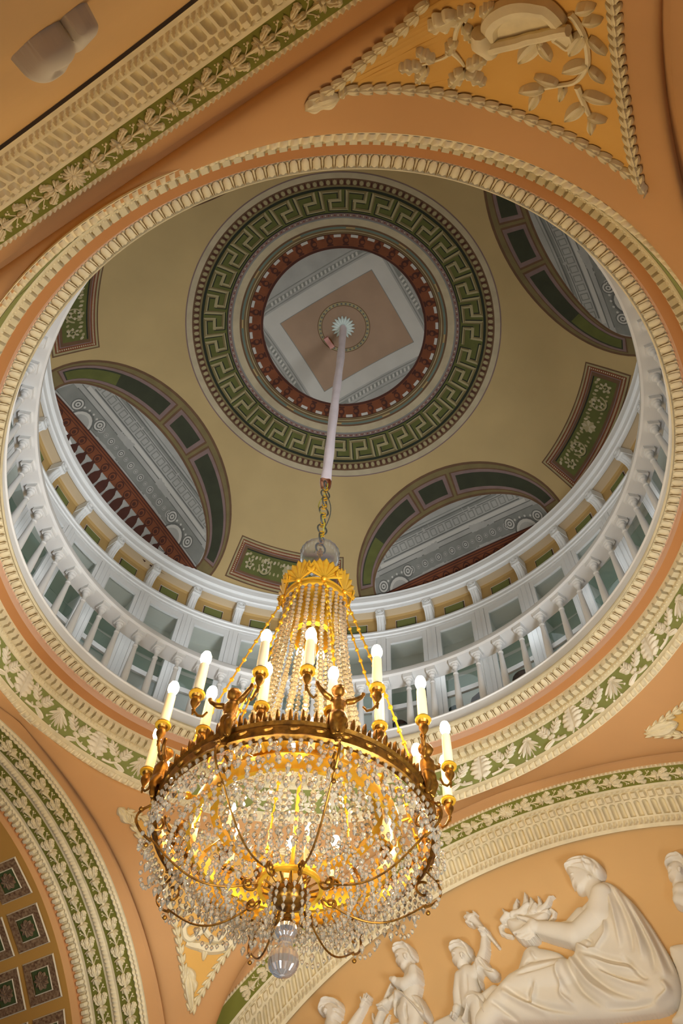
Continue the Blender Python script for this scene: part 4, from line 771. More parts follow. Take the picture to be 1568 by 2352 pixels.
ro = [(.193, .44), (.22, .362), (.265, .30), (.355, .23), (.55, .20), (.66, .26), (.62, .5), (.5, .75), (.36, .80), (.28, .66)]
vpoly(Vr, ro, .006).build('ground', m_yellow, o, og); garland(Vr, ro, [(0, 5), (5, 7), (8, 0)], o, og); corner(Vr, ro[0], (.232, .425), o, og)
Vl = QD[('near', 'left')]
# ------------------------------------------------------------------ relief figures on the lunette walls
FIGS = [["relief_woman","large white relief of a seated woman in a draped robe leaning over a bowl","relief",None,[["body",[["p",[[-0.394,-1.588],[-0.404,-1.653],[-0.41,-1.717],[-0.414,-1.795],[-0.417,-1.813],[-0.44,-1.818],[-0.435,-1.834],[-0.444,-1.85],[-0.441,-1.864],[-0.456,-1.887],[-0.493,-1.9],[-0.542,-1.889],[-0.607,-1.854],[-0.651,-1.778],[-0.605,-1.677],[-0.498,-1.604]],0.13,0.067],["c",[[-0.507,-1.762,0.087],[-0.549,-1.768,0.092]],0.05,1.0],["c",[[-0.591,-1.811,0.087],[-0.634,-1.954,0.1]],0.04,1.0],["c",[[-0.68,-2.006,0.103],[-0.599,-2.203,0.123],[-0.352,-2.306,0.1]],0.1,1.0],["c",[[-0.352,-2.306,0.097],[-0.117,-2.179,0.077],[0.016,-2.109,0.057]],0.11,1.0],["c",[[-0.079,-2.111,0.03],[-0.293,-2.148,0.047],[-0.432,-2.095,0.077]],0.03,1.0],["c",[[0.018,-2.118,0.07],[0.08,-2.123,0.06]],0.12,1.0],["c",[[0.067,-2.15,0.028],[0.138,-2.161,0.023],[0.177,-2.165,0.018]],0.14,1.0],["c",[[0.064,-2.133,0.028],[0.159,-2.127,0.023],[0.206,-2.125,0.018]],0.145,1.0],["c",[[0.054,-2.178,0.027],[0.118,-2.195,0.022],[0.16,-2.185,0.018]],0.13,1.0],["c",[[0.032,-2.198,0.025],[0.079,-2.217,0.02],[0.109,-2.211,0.017]],0.12,1.0],["c",[[0.002,-2.079,0.03],[0.079,-2.019,0.022],[0.151,-1.975,0.015]],0.14,1.0],["f",[[-0.415,-1.725],[-0.433,-1.739]],0.01,-0.016],["f",[[-0.43,-1.712],[-0.472,-1.723]],0.008,0.01],["f",[[-0.438,-1.843],[-0.464,-1.854]],0.007,-0.014],["f",[[-0.615,-1.783],[-0.619,-1.825]],0.013,0.02],["f",[[-0.43,-1.753],[-0.463,-1.761]],0.008,-0.008]]],["hair",[["p",[[-0.388,-1.576],[-0.433,-1.535],[-0.516,-1.522],[-0.617,-1.547],[-0.706,-1.619],[-0.752,-1.713],[-0.748,-1.786],[-0.697,-1.835],[-0.646,-1.81],[-0.622,-1.752],[-0.563,-1.705],[-0.503,-1.663],[-0.44,-1.625],[-0.386,-1.627]],0.17,0.07],["f",[[-0.399,-1.59],[-0.47,-1.569],[-0.564,-1.585],[-0.651,-1.627]],0.015,-0.02],["f",[[-0.415,-1.615],[-0.497,-1.608],[-0.595,-1.644],[-0.667,-1.709]],0.015,-0.02],["f",[[-0.649,-1.598],[-0.701,-1.675],[-0.722,-1.767]],0.013,-0.02],["f",[[-0.627,-1.58],[-0.595,-1.644],[-0.611,-1.726]],0.012,0.022],["f",[[-0.67,-1.625],[-0.691,-1.718],[-0.678,-1.806]],0.013,-0.018],["f",[[-0.542,-1.682],[-0.596,-1.713],[-0.627,-1.769]],0.013,0.015],["f",[[-0.391,-1.606],[-0.446,-1.598]],0.013,0.015]]],["drapery",[["p",[[-0.673,-1.863],[-0.764,-1.874],[-0.839,-1.974],[-0.937,-2.157],[-1.009,-2.357],[-1.06,-2.551],[-1.1,-2.718],[-1.126,-2.874],[-1.117,-3.015],[-1.061,-3.124],[-0.939,-3.148],[-0.803,-3.121],[-0.55,-3.079],[-0.343,-3.001],[-0.292,-2.893],[-0.219,-2.724],[-0.199,-2.595],[-0.292,-2.466],[-0.329,-2.372],[-0.436,-2.333],[-0.557,-2.273],[-0.667,-2.192],[-0.714,-2.071],[-0.677,-1.951]],0.16,0.183],["p",[[-0.32,-2.144],[-0.416,-2.055],[-0.495,-2.003],[-0.571,-1.967],[-0.638,-1.901],[-0.693,-1.885],[-0.599,-1.995],[-0.483,-2.13],[-0.387,-2.183]],0.09,0.067],["p",[[0.725,-2.775],[0.529,-2.693],[0.377,-2.581],[0.283,-2.515],[0.209,-2.481],[0.045,-2.498],[-0.168,-2.508],[-0.312,-2.52],[-0.461,-2.705],[-0.613,-2.839],[-0.899,-2.894],[-1.01,-3.012],[-1.073,-3.086],[-0.962,-3.165],[-0.686,-3.123],[-0.344,-3.065]],0.15,0.167],["c",[[-0.193,-2.625,0.15],[0.123,-2.562,0.137],[0.292,-2.575,0.117],[0.478,-2.692,0.117],[0.627,-2.801,0.11]],0.07,1.0],["p",[[0.255,-2.499],[0.193,-2.381],[0.134,-2.287],[0.039,-2.28],[-0.086,-2.34],[-0.202,-2.422],[-0.214,-2.522],[0.048,-2.513],[0.197,-2.508]],0.12,0.1],["c",[[0.101,-2.344,0.1],[0.192,-2.478,0.087]],0.03,1.0],["f",[[-0.71,-1.918],[-0.763,-2.139],[-0.766,-2.375],[-0.748,-2.561]],0.022,0.03],["f",[[-0.766,-1.93],[-0.834,-2.181],[-0.856,-2.453],[-0.836,-2.636]],0.022,-0.03],["f",[[-0.806,-1.971],[-0.895,-2.253],[-0.925,-2.539],[-0.905,-2.718]],0.023,0.03],["f",[[-0.841,-2.028],[-0.938,-2.383],[-0.985,-2.651],[-0.969,-2.856]],0.023,-0.03],["f",[[-0.889,-2.097],[-0.993,-2.466],[-1.043,-2.76],[-1.038,-2.921]],0.023,0.028],["f",[[-0.941,-2.201],[-1.032,-2.542],[-1.09,-2.893]],0.02,-0.026],["f",[[-0.681,-1.97],[-0.683,-2.129],[-0.637,-2.249]],0.017,-0.03],["f",[[-0.652,-2.254],[-0.658,-2.421],[-0.521,-2.522]],0.02,0.028],["f",[[-0.433,-2.348],[-0.509,-2.438],[-0.443,-2.513]],0.02,-0.028],["f",[[-0.342,-2.385],[-0.416,-2.489],[-0.532,-2.541]],0.02,0.03],["f",[[-0.469,-2.537],[-0.631,-2.649],[-0.795,-2.73]],0.02,-0.03],["f",[[-0.429,-2.572],[-0.613,-2.72],[-0.818,-2.811]],0.02,0.028],["f",[[-0.739,-2.652],[-0.838,-2.847],[-0.895,-2.907]],0.02,-0.028],["f",[[-0.23,-2.447],[-0.244,-2.609],[-0.307,-2.825],[-0.451,-2.996]],0.025,-0.035],["f",[[-0.264,-2.441],[-0.308,-2.613],[-0.401,-2.822],[-0.574,-2.987]],0.025,0.036],["f",[[-0.319,-2.49],[-0.402,-2.687],[-0.567,-2.899],[-0.757,-3.025]],0.025,-0.035],["f",[[-0.376,-2.524],[-0.505,-2.718],[-0.69,-2.891],[-0.871,-2.987]],0.025,0.034],["f",[[-0.442,-2.653],[-0.623,-2.798],[-0.822,-2.901]],0.023,-0.03],["f",[[-0.184,-2.512],[-0.138,-2.655],[-0.195,-2.837]],0.022,0.03],["f",[[0.105,-2.645],[0.154,-2.738],[0.18,-2.79]],0.02,-0.028],["f",[[0.074,-2.654],[0.11,-2.765],[0.167,-2.809]],0.02,0.028],["f",[[0.364,-2.601],[0.248,-2.711],[0.078,-2.849],[-0.212,-2.972]],0.023,-0.03],["f",[[0.403,-2.636],[0.258,-2.769],[0.028,-2.921]],0.023,0.03],["f",[[0.512,-2.697],[0.395,-2.805],[0.31,-2.887]],0.02,-0.028],["f",[[-0.174,-2.711],[-0.12,-2.816],[-0.221,-2.932]],0.02,0.028],["f",[[0.189,-2.463],[0.112,-2.406],[0.035,-2.445]],0.017,-0.02],["f",[[0.082,-2.333],[0.048,-2.425]],0.015,0.016],["f",[[0.218,-2.534],[0.02,-2.545],[-0.177,-2.542]],0.017,-0.024],["f",[[-0.999,-2.952],[-1.041,-3.049],[-0.894,-3.105]],0.023,0.03],["f",[[-0.872,-3.085],[-0.702,-3.065],[-0.49,-3.021]],0.022,-0.028]]]]],["relief_bowl","white two-handled bowl full of flames held by the seated woman","relief",None,[["vessel",[["p",[[0.305,-1.895],[0.301,-1.963],[0.273,-2.034],[0.231,-2.086],[0.151,-2.134],[0.05,-2.155],[-0.043,-2.117],[-0.107,-2.037],[-0.128,-1.983],[-0.118,-1.952],[0.011,-1.935],[0.151,-1.918],[0.256,-1.901]],0.11,0.117],["c",[[0.256,-1.906,0.017],[0.116,-1.926,0.02],[-0.022,-1.947,0.02],[-0.126,-1.955,0.017]],0.06,1.0]]],["handle",[["c",[[0.285,-1.95,0.018],[0.34,-1.923,0.018],[0.38,-1.945,0.02],[0.375,-2.0,0.02],[0.331,-2.043,0.018],[0.278,-2.07,0.017]],0.03,1.0]]],["handle",[["c",[[-0.113,-1.951,0.015],[-0.156,-1.937,0.015],[-0.181,-1.974,0.017],[-0.163,-2.017,0.015],[-0.123,-2.043,0.015]],0.03,1.0]]],["ram_head",[["c",[[0.281,-1.889,0.043],[0.326,-1.91,0.03]],0.08,1.0],["c",[[0.277,-1.863,0.015],[0.244,-1.887,0.015]],0.1,1.0]]],["flame",[["c",[[0.278,-1.871,0.027],[0.306,-1.816,0.018],[0.33,-1.766,0.005]],0.04,1.0],["c",[[0.19,-1.883,0.043],[0.185,-1.794,0.027],[0.158,-1.721,0.005]],0.05,1.0],["c",[[0.112,-1.901,0.047],[0.071,-1.815,0.033],[0.067,-1.69,0.005]],0.06,1.0],["c",[[0.026,-1.921,0.043],[0.011,-1.836,0.03],[0.016,-1.76,0.005]],0.06,1.0],["c",[[-0.042,-1.935,0.037],[-0.064,-1.862,0.023],[-0.057,-1.771,0.005]],0.05,1.0],["c",[[-0.06,-1.933,0.037],[-0.132,-1.876,0.023],[-0.169,-1.822,0.015],[-0.209,-1.818,0.003]],0.05,1.0],["c",[[0.147,-1.898,0.033],[0.052,-1.84,0.023]],0.08,1.0],["c",[[0.001,-1.93,0.033],[-0.023,-1.866,0.02]],0.08,1.0],["c",[[0.218,-1.892,0.037],[0.163,-1.883,0.027]],0.08,1.0]]]]],["relief_child","white relief of a small child with folded arm and loincloth, left of the torch-lifting boy","relief",None,[["body",[["p",[[1.535,-1.857],[1.533,-1.907],[1.52,-1.94],[1.531,-1.966],[1.504,-1.984],[1.494,-2.009],[1.48,-2.02],[1.471,-2.057],[1.427,-2.08],[1.378,-2.067],[1.337,-2.0],[1.329,-1.906],[1.431,-1.824]],0.12,0.06],["c",[[1.436,-1.945,0.075],[1.427,-1.956,0.075]],0.04,1.0],["f",[[1.519,-1.931],[1.474,-1.941]],0.008,-0.014],["f",[[1.519,-1.908],[1.466,-1.921]],0.009,0.01],["f",[[1.498,-2.014],[1.466,-2.018]],0.006,-0.014],["c",[[1.384,-1.966,0.018],[1.378,-1.993,0.012]],0.13,1.0],["c",[[1.396,-2.037,0.054],[1.35,-2.146,0.072]],0.04,1.0],["c",[[1.35,-2.146,0.084],[1.348,-2.284,0.087],[1.396,-2.404,0.094],[1.4,-2.491,0.094]],0.05,1.0],["c",[[1.306,-2.128,0.048],[1.311,-2.219,0.066],[1.406,-2.252,0.06],[1.506,-2.195,0.039]],0.12,1.0],["c",[[1.509,-2.191,0.036],[1.539,-2.17,0.023]],0.14,1.0],["c",[[1.419,-2.171,0.045],[1.526,-2.293,0.039],[1.647,-2.341,0.03]],0.05,1.0],["c",[[1.638,-2.343,0.036],[1.698,-2.364,0.033]],0.08,1.0],["c",[[1.673,-2.371,0.014],[1.719,-2.365,0.011]],0.11,1.0],["c",[[1.665,-2.395,0.014],[1.707,-2.398,0.011]],0.11,1.0],["c",[[1.465,-2.458,0.066],[1.438,-2.595,0.06]],0.05,1.0],["c",[[1.334,-2.495,0.069],[1.349,-2.619,0.063]],0.06,1.0],["f",[[1.398,-2.448],[1.404,-2.576]],0.012,-0.03]]],["hair",[["p",[[1.559,-1.849],[1.536,-1.782],[1.464,-1.767],[1.368,-1.811],[1.307,-1.896],[1.29,-1.998],[1.33,-1.999],[1.357,-1.945],[1.415,-1.882],[1.485,-1.853],[1.53,-1.878]],0.15,0.051],["f",[[1.547,-1.837],[1.474,-1.81],[1.387,-1.846]],0.012,-0.02],["f",[[1.467,-1.838],[1.372,-1.884],[1.324,-1.972]],0.012,-0.02],["f",[[1.429,-1.791],[1.345,-1.876]],0.012,0.016],["f",[[1.364,-1.911],[1.324,-1.98]],0.011,0.016]]],["drapery",[["p",[[1.558,-2.23],[1.491,-2.257],[1.392,-2.331],[1.277,-2.364],[1.204,-2.502],[1.166,-2.612],[1.19,-2.655],[1.259,-2.601],[1.365,-2.457],[1.461,-2.371],[1.528,-2.337],[1.523,-2.457],[1.566,-2.496],[1.566,-2.386]],0.12,0.045],["f",[[1.491,-2.272],[1.363,-2.414],[1.242,-2.592]],0.014,0.024],["f",[[1.426,-2.322],[1.315,-2.442],[1.209,-2.586]],0.014,-0.024],["f",[[1.534,-2.26],[1.543,-2.392],[1.552,-2.478]],0.012,-0.02],["f",[[1.278,-2.379],[1.221,-2.512],[1.195,-2.619]],0.014,0.022]]]]],["relief_torch","white relief torch held downward by the standing child","relief",None,[["shaft",[["c",[[1.594,-2.166,0.014],[1.654,-2.271,0.017],[1.681,-2.354,0.024],[1.716,-2.418,0.03],[1.751,-2.496,0.036]],0.05,1.0]]],["flame",[["c",[[1.785,-2.487,0.021],[1.81,-2.421,0.014],[1.818,-2.369,0.003]],0.03,1.0],["c",[[1.667,-2.519,0.021],[1.65,-2.48,0.014],[1.628,-2.439,0.003]],0.03,1.0]]]]],["relief_boy","white relief of a curly-haired boy lifting a torch beside the seated woman","relief",None,[["body",[["p",[[0.91,-2.045],[0.911,-2.093],[0.9,-2.125],[0.913,-2.15],[0.887,-2.167],[0.879,-2.191],[0.867,-2.201],[0.86,-2.238],[0.819,-2.259],[0.771,-2.246],[0.728,-2.181],[0.714,-2.09],[0.807,-2.012]],0.12,0.062],["c",[[0.819,-2.129,0.077],[0.812,-2.139,0.077]],0.04,1.0],["f",[[0.899,-2.116],[0.856,-2.126]],0.008,-0.014],["f",[[0.897,-2.094],[0.847,-2.106]],0.009,0.01],["f",[[0.883,-2.196],[0.853,-2.199]],0.006,-0.014],["c",[[0.771,-2.149,0.018],[0.767,-2.175,0.012]],0.13,1.0],["c",[[0.788,-2.223,0.054],[0.756,-2.301,0.066]],0.04,1.0],["c",[[0.758,-2.323,0.09],[0.756,-2.442,0.094],[0.754,-2.572,0.094]],0.06,1.0],["c",[[0.688,-2.344,0.066],[0.624,-2.273,0.057],[0.563,-2.139,0.042],[0.541,-2.004,0.03]],0.07,1.0],["c",[[0.539,-1.989,0.033],[0.526,-1.953,0.027]],0.09,1.0],["c",[[0.557,-1.935,0.014],[0.504,-1.972,0.012]],0.13,1.0],["c",[[0.564,-1.962,0.014],[0.512,-1.992,0.012]],0.13,1.0],["c",[[0.838,-2.314,0.051],[0.878,-2.465,0.045],[0.888,-2.605,0.036]],0.07,1.0],["c",[[0.893,-2.618,0.036],[0.913,-2.661,0.03]],0.09,1.0],["c",[[0.929,-2.664,0.012],[0.947,-2.686,0.009]],0.12,1.0],["c",[[0.905,-2.677,0.012],[0.921,-2.707,0.009]],0.12,1.0],["c",[[0.718,-2.596,0.075],[0.675,-2.623,0.078],[0.688,-2.798,0.063]],0.09,1.0],["c",[[0.624,-2.594,0.06],[0.518,-2.554,0.06],[0.513,-2.682,0.051],[0.541,-2.824,0.045]],0.05,1.0],["f",[[0.746,-2.356],[0.75,-2.53]],0.015,-0.012]]],["hair",[["p",[[0.932,-2.03],[0.906,-1.965],[0.835,-1.95],[0.746,-1.992],[0.692,-2.074],[0.682,-2.172],[0.72,-2.173],[0.743,-2.122],[0.795,-2.06],[0.861,-2.033],[0.906,-2.058]],0.15,0.052],["f",[[0.919,-2.018],[0.848,-1.992],[0.766,-2.026]],0.012,-0.02],["f",[[0.842,-2.018],[0.753,-2.063],[0.712,-2.147]],0.012,-0.02],["f",[[0.803,-1.973],[0.727,-2.055]],0.012,0.016],["f",[[0.748,-2.088],[0.713,-2.155]],0.011,0.016]]],["drapery",[["p",[[0.675,-2.227],[0.613,-2.185],[0.568,-2.215],[0.512,-2.337],[0.446,-2.372],[0.46,-2.456],[0.549,-2.433],[0.592,-2.343],[0.634,-2.36],[0.626,-2.48],[0.644,-2.503],[0.659,-2.367]],0.13,0.039],["p",[[0.799,-2.552],[0.728,-2.544],[0.651,-2.559],[0.606,-2.628],[0.559,-2.792],[0.621,-2.803],[0.631,-2.649],[0.687,-2.598],[0.751,-2.615],[0.807,-2.766],[0.86,-2.751],[0.801,-2.643]],0.16,0.036],["f",[[0.617,-2.222],[0.554,-2.354],[0.475,-2.408]],0.012,-0.024],["f",[[0.764,-2.583],[0.806,-2.684],[0.828,-2.746]],0.012,-0.022],["f",[[0.654,-2.586],[0.614,-2.695],[0.59,-2.798]],0.012,0.022]]]]],["relief_raised_torch","white relief flaming torch raised above the boy","relief",None,[["shaft",[["c",[[0.424,-2.137,0.011],[0.486,-2.022,0.015],[0.556,-1.922,0.023],[0.611,-1.827,0.03],[0.654,-1.763,0.045]],0.06,1.0]]],["flame",[["c",[[0.671,-1.765,0.033],[0.711,-1.735,0.018],[0.733,-1.738,0.008]],0.07,1.0],["c",[[0.669,-1.749,0.03],[0.69,-1.708,0.015],[0.705,-1.686,0.003]],0.07,1.0],["c",[[0.637,-1.76,0.03],[0.617,-1.733,0.015],[0.637,-1.692,0.003]],0.07,1.0],["c",[[0.708,-1.794,0.018],[0.662,-1.835,0.015]],0.07,1.0]]]]],["relief_infant","white relief of an infant reaching up a hand at the lowest corner of the lunette","relief",None,[["body",[["p",[[2.149,-2.238],[2.151,-2.282],[2.164,-2.305],[2.153,-2.335],[2.181,-2.336],[2.19,-2.354],[2.204,-2.356],[2.213,-2.385],[2.259,-2.382],[2.309,-2.342],[2.351,-2.256],[2.36,-2.164],[2.254,-2.148]],0.12,0.059],["c",[[2.249,-2.262,0.074],[2.258,-2.267,0.074]],0.04,1.0],["f",[[2.165,-2.296],[2.21,-2.28]],0.007,-0.014],["f",[[2.165,-2.275],[2.218,-2.257]],0.009,0.01],["f",[[2.187,-2.361],[2.218,-2.346]],0.006,-0.014],["c",[[2.302,-2.252,0.018],[2.308,-2.274,0.012]],0.13,1.0],["c",[[2.272,-2.354,0.075],[2.267,-2.488,0.106]],0.04,1.0],["c",[[2.042,-2.461,0.051],[1.965,-2.364,0.039],[1.913,-2.303,0.03]],0.05,1.0],["c",[[1.905,-2.291,0.03],[1.884,-2.259,0.027]],0.07,1.0],["c",[[1.905,-2.253,0.012],[1.923,-2.213,0.009]],0.08,1.0],["c",[[1.884,-2.248,0.012],[1.874,-2.2,0.008]],0.09,1.0],["c",[[1.867,-2.253,0.012],[1.849,-2.2,0.008]],0.09,1.0],["c",[[1.853,-2.268,0.012],[1.828,-2.221,0.008]],0.08,1.0]]],["hair",[["p",[[2.142,-2.247],[2.165,-2.173],[2.238,-2.117],[2.336,-2.101],[2.4,-2.145],[2.419,-2.23],[2.377,-2.254],[2.348,-2.22],[2.288,-2.194],[2.217,-2.208],[2.171,-2.257]],0.15,0.05],["f",[[2.155,-2.229],[2.227,-2.163],[2.316,-2.145]],0.012,-0.02],["f",[[2.235,-2.183],[2.333,-2.171],[2.383,-2.225]],0.012,-0.02],["f",[[2.273,-2.119],[2.361,-2.148]],0.012,0.016],["f",[[2.341,-2.192],[2.383,-2.233]],0.011,0.016]]]]],["relief_youth","white relief of a youth cut by the right edge, behind the seated woman","relief",None,[["body",[["p",[[-1.326,-1.919],[-1.314,-1.969],[-1.317,-2.002],[-1.299,-2.027],[-1.32,-2.045],[-1.321,-2.07],[-1.331,-2.081],[-1.329,-2.118],[-1.363,-2.141],[-1.411,-2.127],[-1.467,-2.061],[-1.501,-1.967],[-1.43,-1.886]],0.12,0.067],["c",[[-1.392,-2.007,0.083],[-1.397,-2.017,0.083]],0.04,1.0],["f",[[-1.32,-1.992],[-1.358,-2.003]],0.008,-0.014],["f",[[-1.327,-1.97],[-1.371,-1.983]],0.01,0.01],["f",[[-1.316,-2.076],[-1.344,-2.079]],0.007,-0.014],["c",[[-1.434,-2.027,0.02],[-1.431,-2.055,0.013]],0.13,1.0],["c",[[-1.381,-2.117,0.067],[-1.394,-2.224,0.1]],0.04,1.0],["c",[[-1.38,-2.219,0.083],[-1.342,-2.289,0.06]],0.08,1.0],["c",[[-1.342,-2.289,0.057],[-1.429,-2.353,0.067]],0.1,1.0]]],["hair",[["p",[[-1.303,-1.901],[-1.345,-1.83],[-1.419,-1.814],[-1.498,-1.86],[-1.532,-1.949],[-1.518,-2.056],[-1.48,-2.057],[-1.47,-2.001],[-1.432,-1.934],[-1.374,-1.904],[-1.323,-1.931]],0.15,0.06],["f",[[-1.319,-1.888],[-1.396,-1.859],[-1.469,-1.897]],0.013,-0.02],["f",[[-1.396,-1.888],[-1.473,-1.937],[-1.494,-2.028]],0.013,-0.02],["f",[[-1.445,-1.84],[-1.501,-1.928]],0.013,0.016],["f",[[-1.473,-1.965],[-1.491,-2.037]],0.012,0.016]]]]],["relief_rock","pale relief mound of ground behind the seated woman and under the children","relief",None,[["mound",[["p",[[-1.099,-2.626],[-1.175,-2.622],[-1.273,-2.643],[-1.396,-2.72],[-1.195,-3.309],[-0.913,-3.233],[-1.057,-3.137],[-1.13,-2.905]],0.07,0.1]]],["bank",[["p",[[1.173,-2.64],[1.084,-2.628],[0.971,-2.61],[0.909,-2.62],[0.838,-2.689],[0.782,-2.747],[0.792,-2.837],[1.18,-2.734]],0.06,0.045],["p",[[1.634,-2.535],[1.501,-2.535],[1.372,-2.599],[1.377,-2.682],[1.636,-2.613]],0.05,0.03]]]]]]
def seg_d(X, Y, a, b):
    d = np.array(b[:2]) - np.array(a[:2]); l = d @ d + 1e-12; t = np.clip(((X - a[0]) * d[0] + (Y - a[1]) * d[1]) / l, 0, 1)
    return np.hypot(X - a[0] - d[0] * t, Y - a[1] - d[1] * t), t
def inside(X, Y, P):
    r = np.zeros(X.shape, bool); n = len(P)
    for i in range(n):
        x0, y0 = P[i]; x1, y1 = P[(i + 1) % n]; c = (y0 > Y) != (y1 > Y); r ^= c & (X < (x1 - x0) * (Y - y0) / (y1 - y0 + 1e-12) + x0)
    return r
def smooth_poly(P):
    P = np.array(P, float)
    for _ in range(2): Q = np.roll(P, -1, 0); P = np.stack([P * .75 + Q * .25, P * .25 + Q * .75], 1).reshape(-1, 2)
    return P
def field(prims, step, mx=0.0):
    A = np.concatenate([np.array([p[:2] for p in q[1]]) for q in prims if q[0] != 'f']); lo, hi = A.min(0) - .14, A.max(0) + .14
    X, Y = np.meshgrid(np.arange(lo[0], hi[0], step), np.arange(lo[1], hi[1], step), indexing='ij'); H = np.full(X.shape, -1.0); K_ = 90.0; acc = np.zeros(X.shape)
    for q in prims:
        if q[0] == 'c':
            best = np.full(X.shape, -1.0); P = q[1]
            for a, b in zip(P[:-1], P[1:]):
                d, t = seg_d(X, Y, a, b); r = a[2] + (b[2] - a[2]) * t; h = np.where(d < r, q[2] + .85 * np.sqrt(np.clip(r * r - d * d, 0, None)), -1); best = np.maximum(best, h)
            acc += np.where(best > 0, np.exp(K_ * best), 0)
        elif q[0] == 'p':
            P = smooth_poly(q[1]); m = inside(X, Y, P); d = np.full(X.shape, 9.0)
            for a, b in zip(P, np.roll(P, -1, 0)): d = np.minimum(d, seg_d(X, Y, a, b)[0])
            u = np.clip(d / q[3], 0, 1); h = np.where(m, q[2] * (.28 + .72 * np.sqrt(1 - (1 - u) ** 2)), -1); acc += np.where(h > 0, np.exp(K_ * h), 0)
    m = acc > 0; H = np.where(m, np.log(np.maximum(acc, 1e-9)) / K_, -1)
    for q in prims:
        if q[0] == 'f':
            P = np.array(q[1], float); t = np.linspace(0, len(P) - 1, 4 * len(P)); P = np.stack([np.interp(t, range(len(P)), P[:, k]) for k in (0, 1)], -1)
            for _ in range(4): P[1:-1] = (P[:-2] + 2 * P[1:-1] + P[2:]) / 4
            d = np.full(X.shape, 9.0); s = np.zeros(X.shape); L = len(P) - 1
            for i in range(L):
                e, t = seg_d(X, Y, P[i], P[i + 1]); w = e < d; d = np.where(w, e, d); s = np.where(w, (i + t) / L, s)
            H = np.where(m, H + 1.35 * q[3] * np.exp(-(d / q[2]) ** 2) * np.sqrt(np.clip(4 * s * (1 - s) + .05, 0, 1)), H)
    return X, Y, np.where(m, np.maximum(H, .012), 0), m
def relief_part(name, side, L, prims, parent, og, step=.006):
    nn = {'far': N1, 'near': -N1}[side]; tt = np.array([-nn[1], nn[0], 0]); X, Y, H, m = field(prims, step); n0, n1 = X.shape
    c = m[:-1, :-1] | m[1:, :-1] | m[:-1, 1:] | m[1:, 1:]; use = np.zeros(X.shape, bool); use[:-1, :-1] |= c; use[1:, :-1] |= c; use[:-1, 1:] |= c; use[1:, 1:] |= c
    ix = np.full(X.shape, -1); ix[use] = np.arange(use.sum()); P = nn * L + X[use][:, None] * tt + Y[use][:, None] * UP - nn * H[use][:, None]
    i, j = np.nonzero(c); F = np.stack([ix[i, j], ix[i, j + 1], ix[i + 1, j + 1], ix[i + 1, j]], 1)
    v = P[F[0]]; nr = np.cross(v[1] - v[0], v[2] - v[0]); F = F if nr @ nn < 0 else F[:, ::-1]
    mb = MB(); mb.add(P, F.tolist()); o = mb.build(name, m_relief, parent, og); return o
LW = LA + .6
for nm, lb, cat, grp, parts in FIGS:
    A = np.concatenate([np.array([p[:2] for p in q[1]]) for _, pr in parts for q in pr if q[0] != 'f']); c = A.mean(0); og = N1 * LW + c[0] * np.array([-N1[1], N1[0], 0]) + np.array([0, 0, A[:, 1].min()])
    o = empty(nm, og, lb, cat)
    for pn, pr in parts: relief_part(pn, 'far', LW, pr, o, og)
# upper left: a carved head looking out over the dim lunette, and a grey wing above it
og = -N1 * (LU + .6) + np.array([0, 0, -3.4])
o = empty('carved_bust', og, 'shadowy white relief head in the top left corner, beside dark feathers', 'relief')
hp = lambda L: [[a, b] for a, b in L]
relief_part('head', 'near', LU + .6, [['c', [[1.33, -3.62, .10], [1.38, -3.66, .09]], .05, 1.], ['c', [[1.45, -3.58, .05], [1.53, -3.66, .05]], .06, 1.], ['f', [[1.33, -3.62], [1.38, -3.66]], .03, -.02]], o, og)
# ------------------------------------------------------------------ the chandelier, its chain, sleeve and ceiling rosette
m_gilt = mat('gilt_bronze', (244, 184, 52), .30, metal=.62, var=.12, scale=20); m_dgilt = mat('dark_bronze', (158, 108, 36), .40, metal=.85, col2=(96, 62, 22), scale=24)
m_cry = mat('crystal', (255, 240, 206), .04, trans=.82, ior=1.5, spec=.8); m_gla = mat('cut_glass', (238, 242, 248), .08, trans=.95, ior=1.35); m_fin = mat('frosted_cut_glass', (206, 200, 190), .16, trans=.88, ior=1.4)
m_candle = mat('candle_sleeve', (226, 206, 160), .45, emit=(255, 226, 160), es=.0); m_bulb = mat('bulb', (255, 240, 210), .4, emit=(255, 222, 166), es=105)
m_sleeve = mat('cloth_sleeve', (240, 226, 228), .8, var=.08, scale=3, bump=.2); m_inner = mat('sleeve_lining', (206, 150, 112), .8); m_wire = mat('steel_wire', (110, 112, 104), .4, metal=.7); m_ywire = mat('yellow_cable', (200, 190, 70), .5); m_petal = mat('white_petal', (206, 216, 208), .6); m_pinkbox = mat('pink_box', (206, 150, 140), .7)
CX = np.array([-.063, 0, 0.]); co0 = CX + [0, 0, -4.62]
ch = empty('chandelier', co0, 'big gilt chandelier hung with crystal drops and lit electric candles', 'chandelier')
def part(mb, name, m, parent=ch, smooth=True): return mb.build(name, m, parent, co0, smooth)
def lat(prof, n, m, name, parent=ch): mb = MB(); mb.lathe(prof, n, CX); return part(mb, name, m, parent)
def pol(r, a, z): return CX + np.array([r * math.cos(a), r * math.sin(a), z])
n_ = 40; a_ = np.linspace(0, 2 * np.pi, n_, endpoint=False)                       # fluted glass bowl and stem
mb = MB(); PB = [(.02, -1.05), (.05, -1.04), (.10, -1.0), (.145, -.94), (.165, -.88), (.168, -.83), (.172, -.80), (.165, -.795), (.158, -.83), (.155, -.87), (.135, -.93), (.09, -.985), (.04, -1.02)]
P = np.array([[(r * (1 + .03 * (k % 2)) * math.cos(a), r * (1 + .03 * (k % 2)) * math.sin(a), z) for r, z in PB] for k, a in enumerate(a_)]); mb.grid(P + CX, cu=True); part(mb, 'glass_bowl', m_gla)
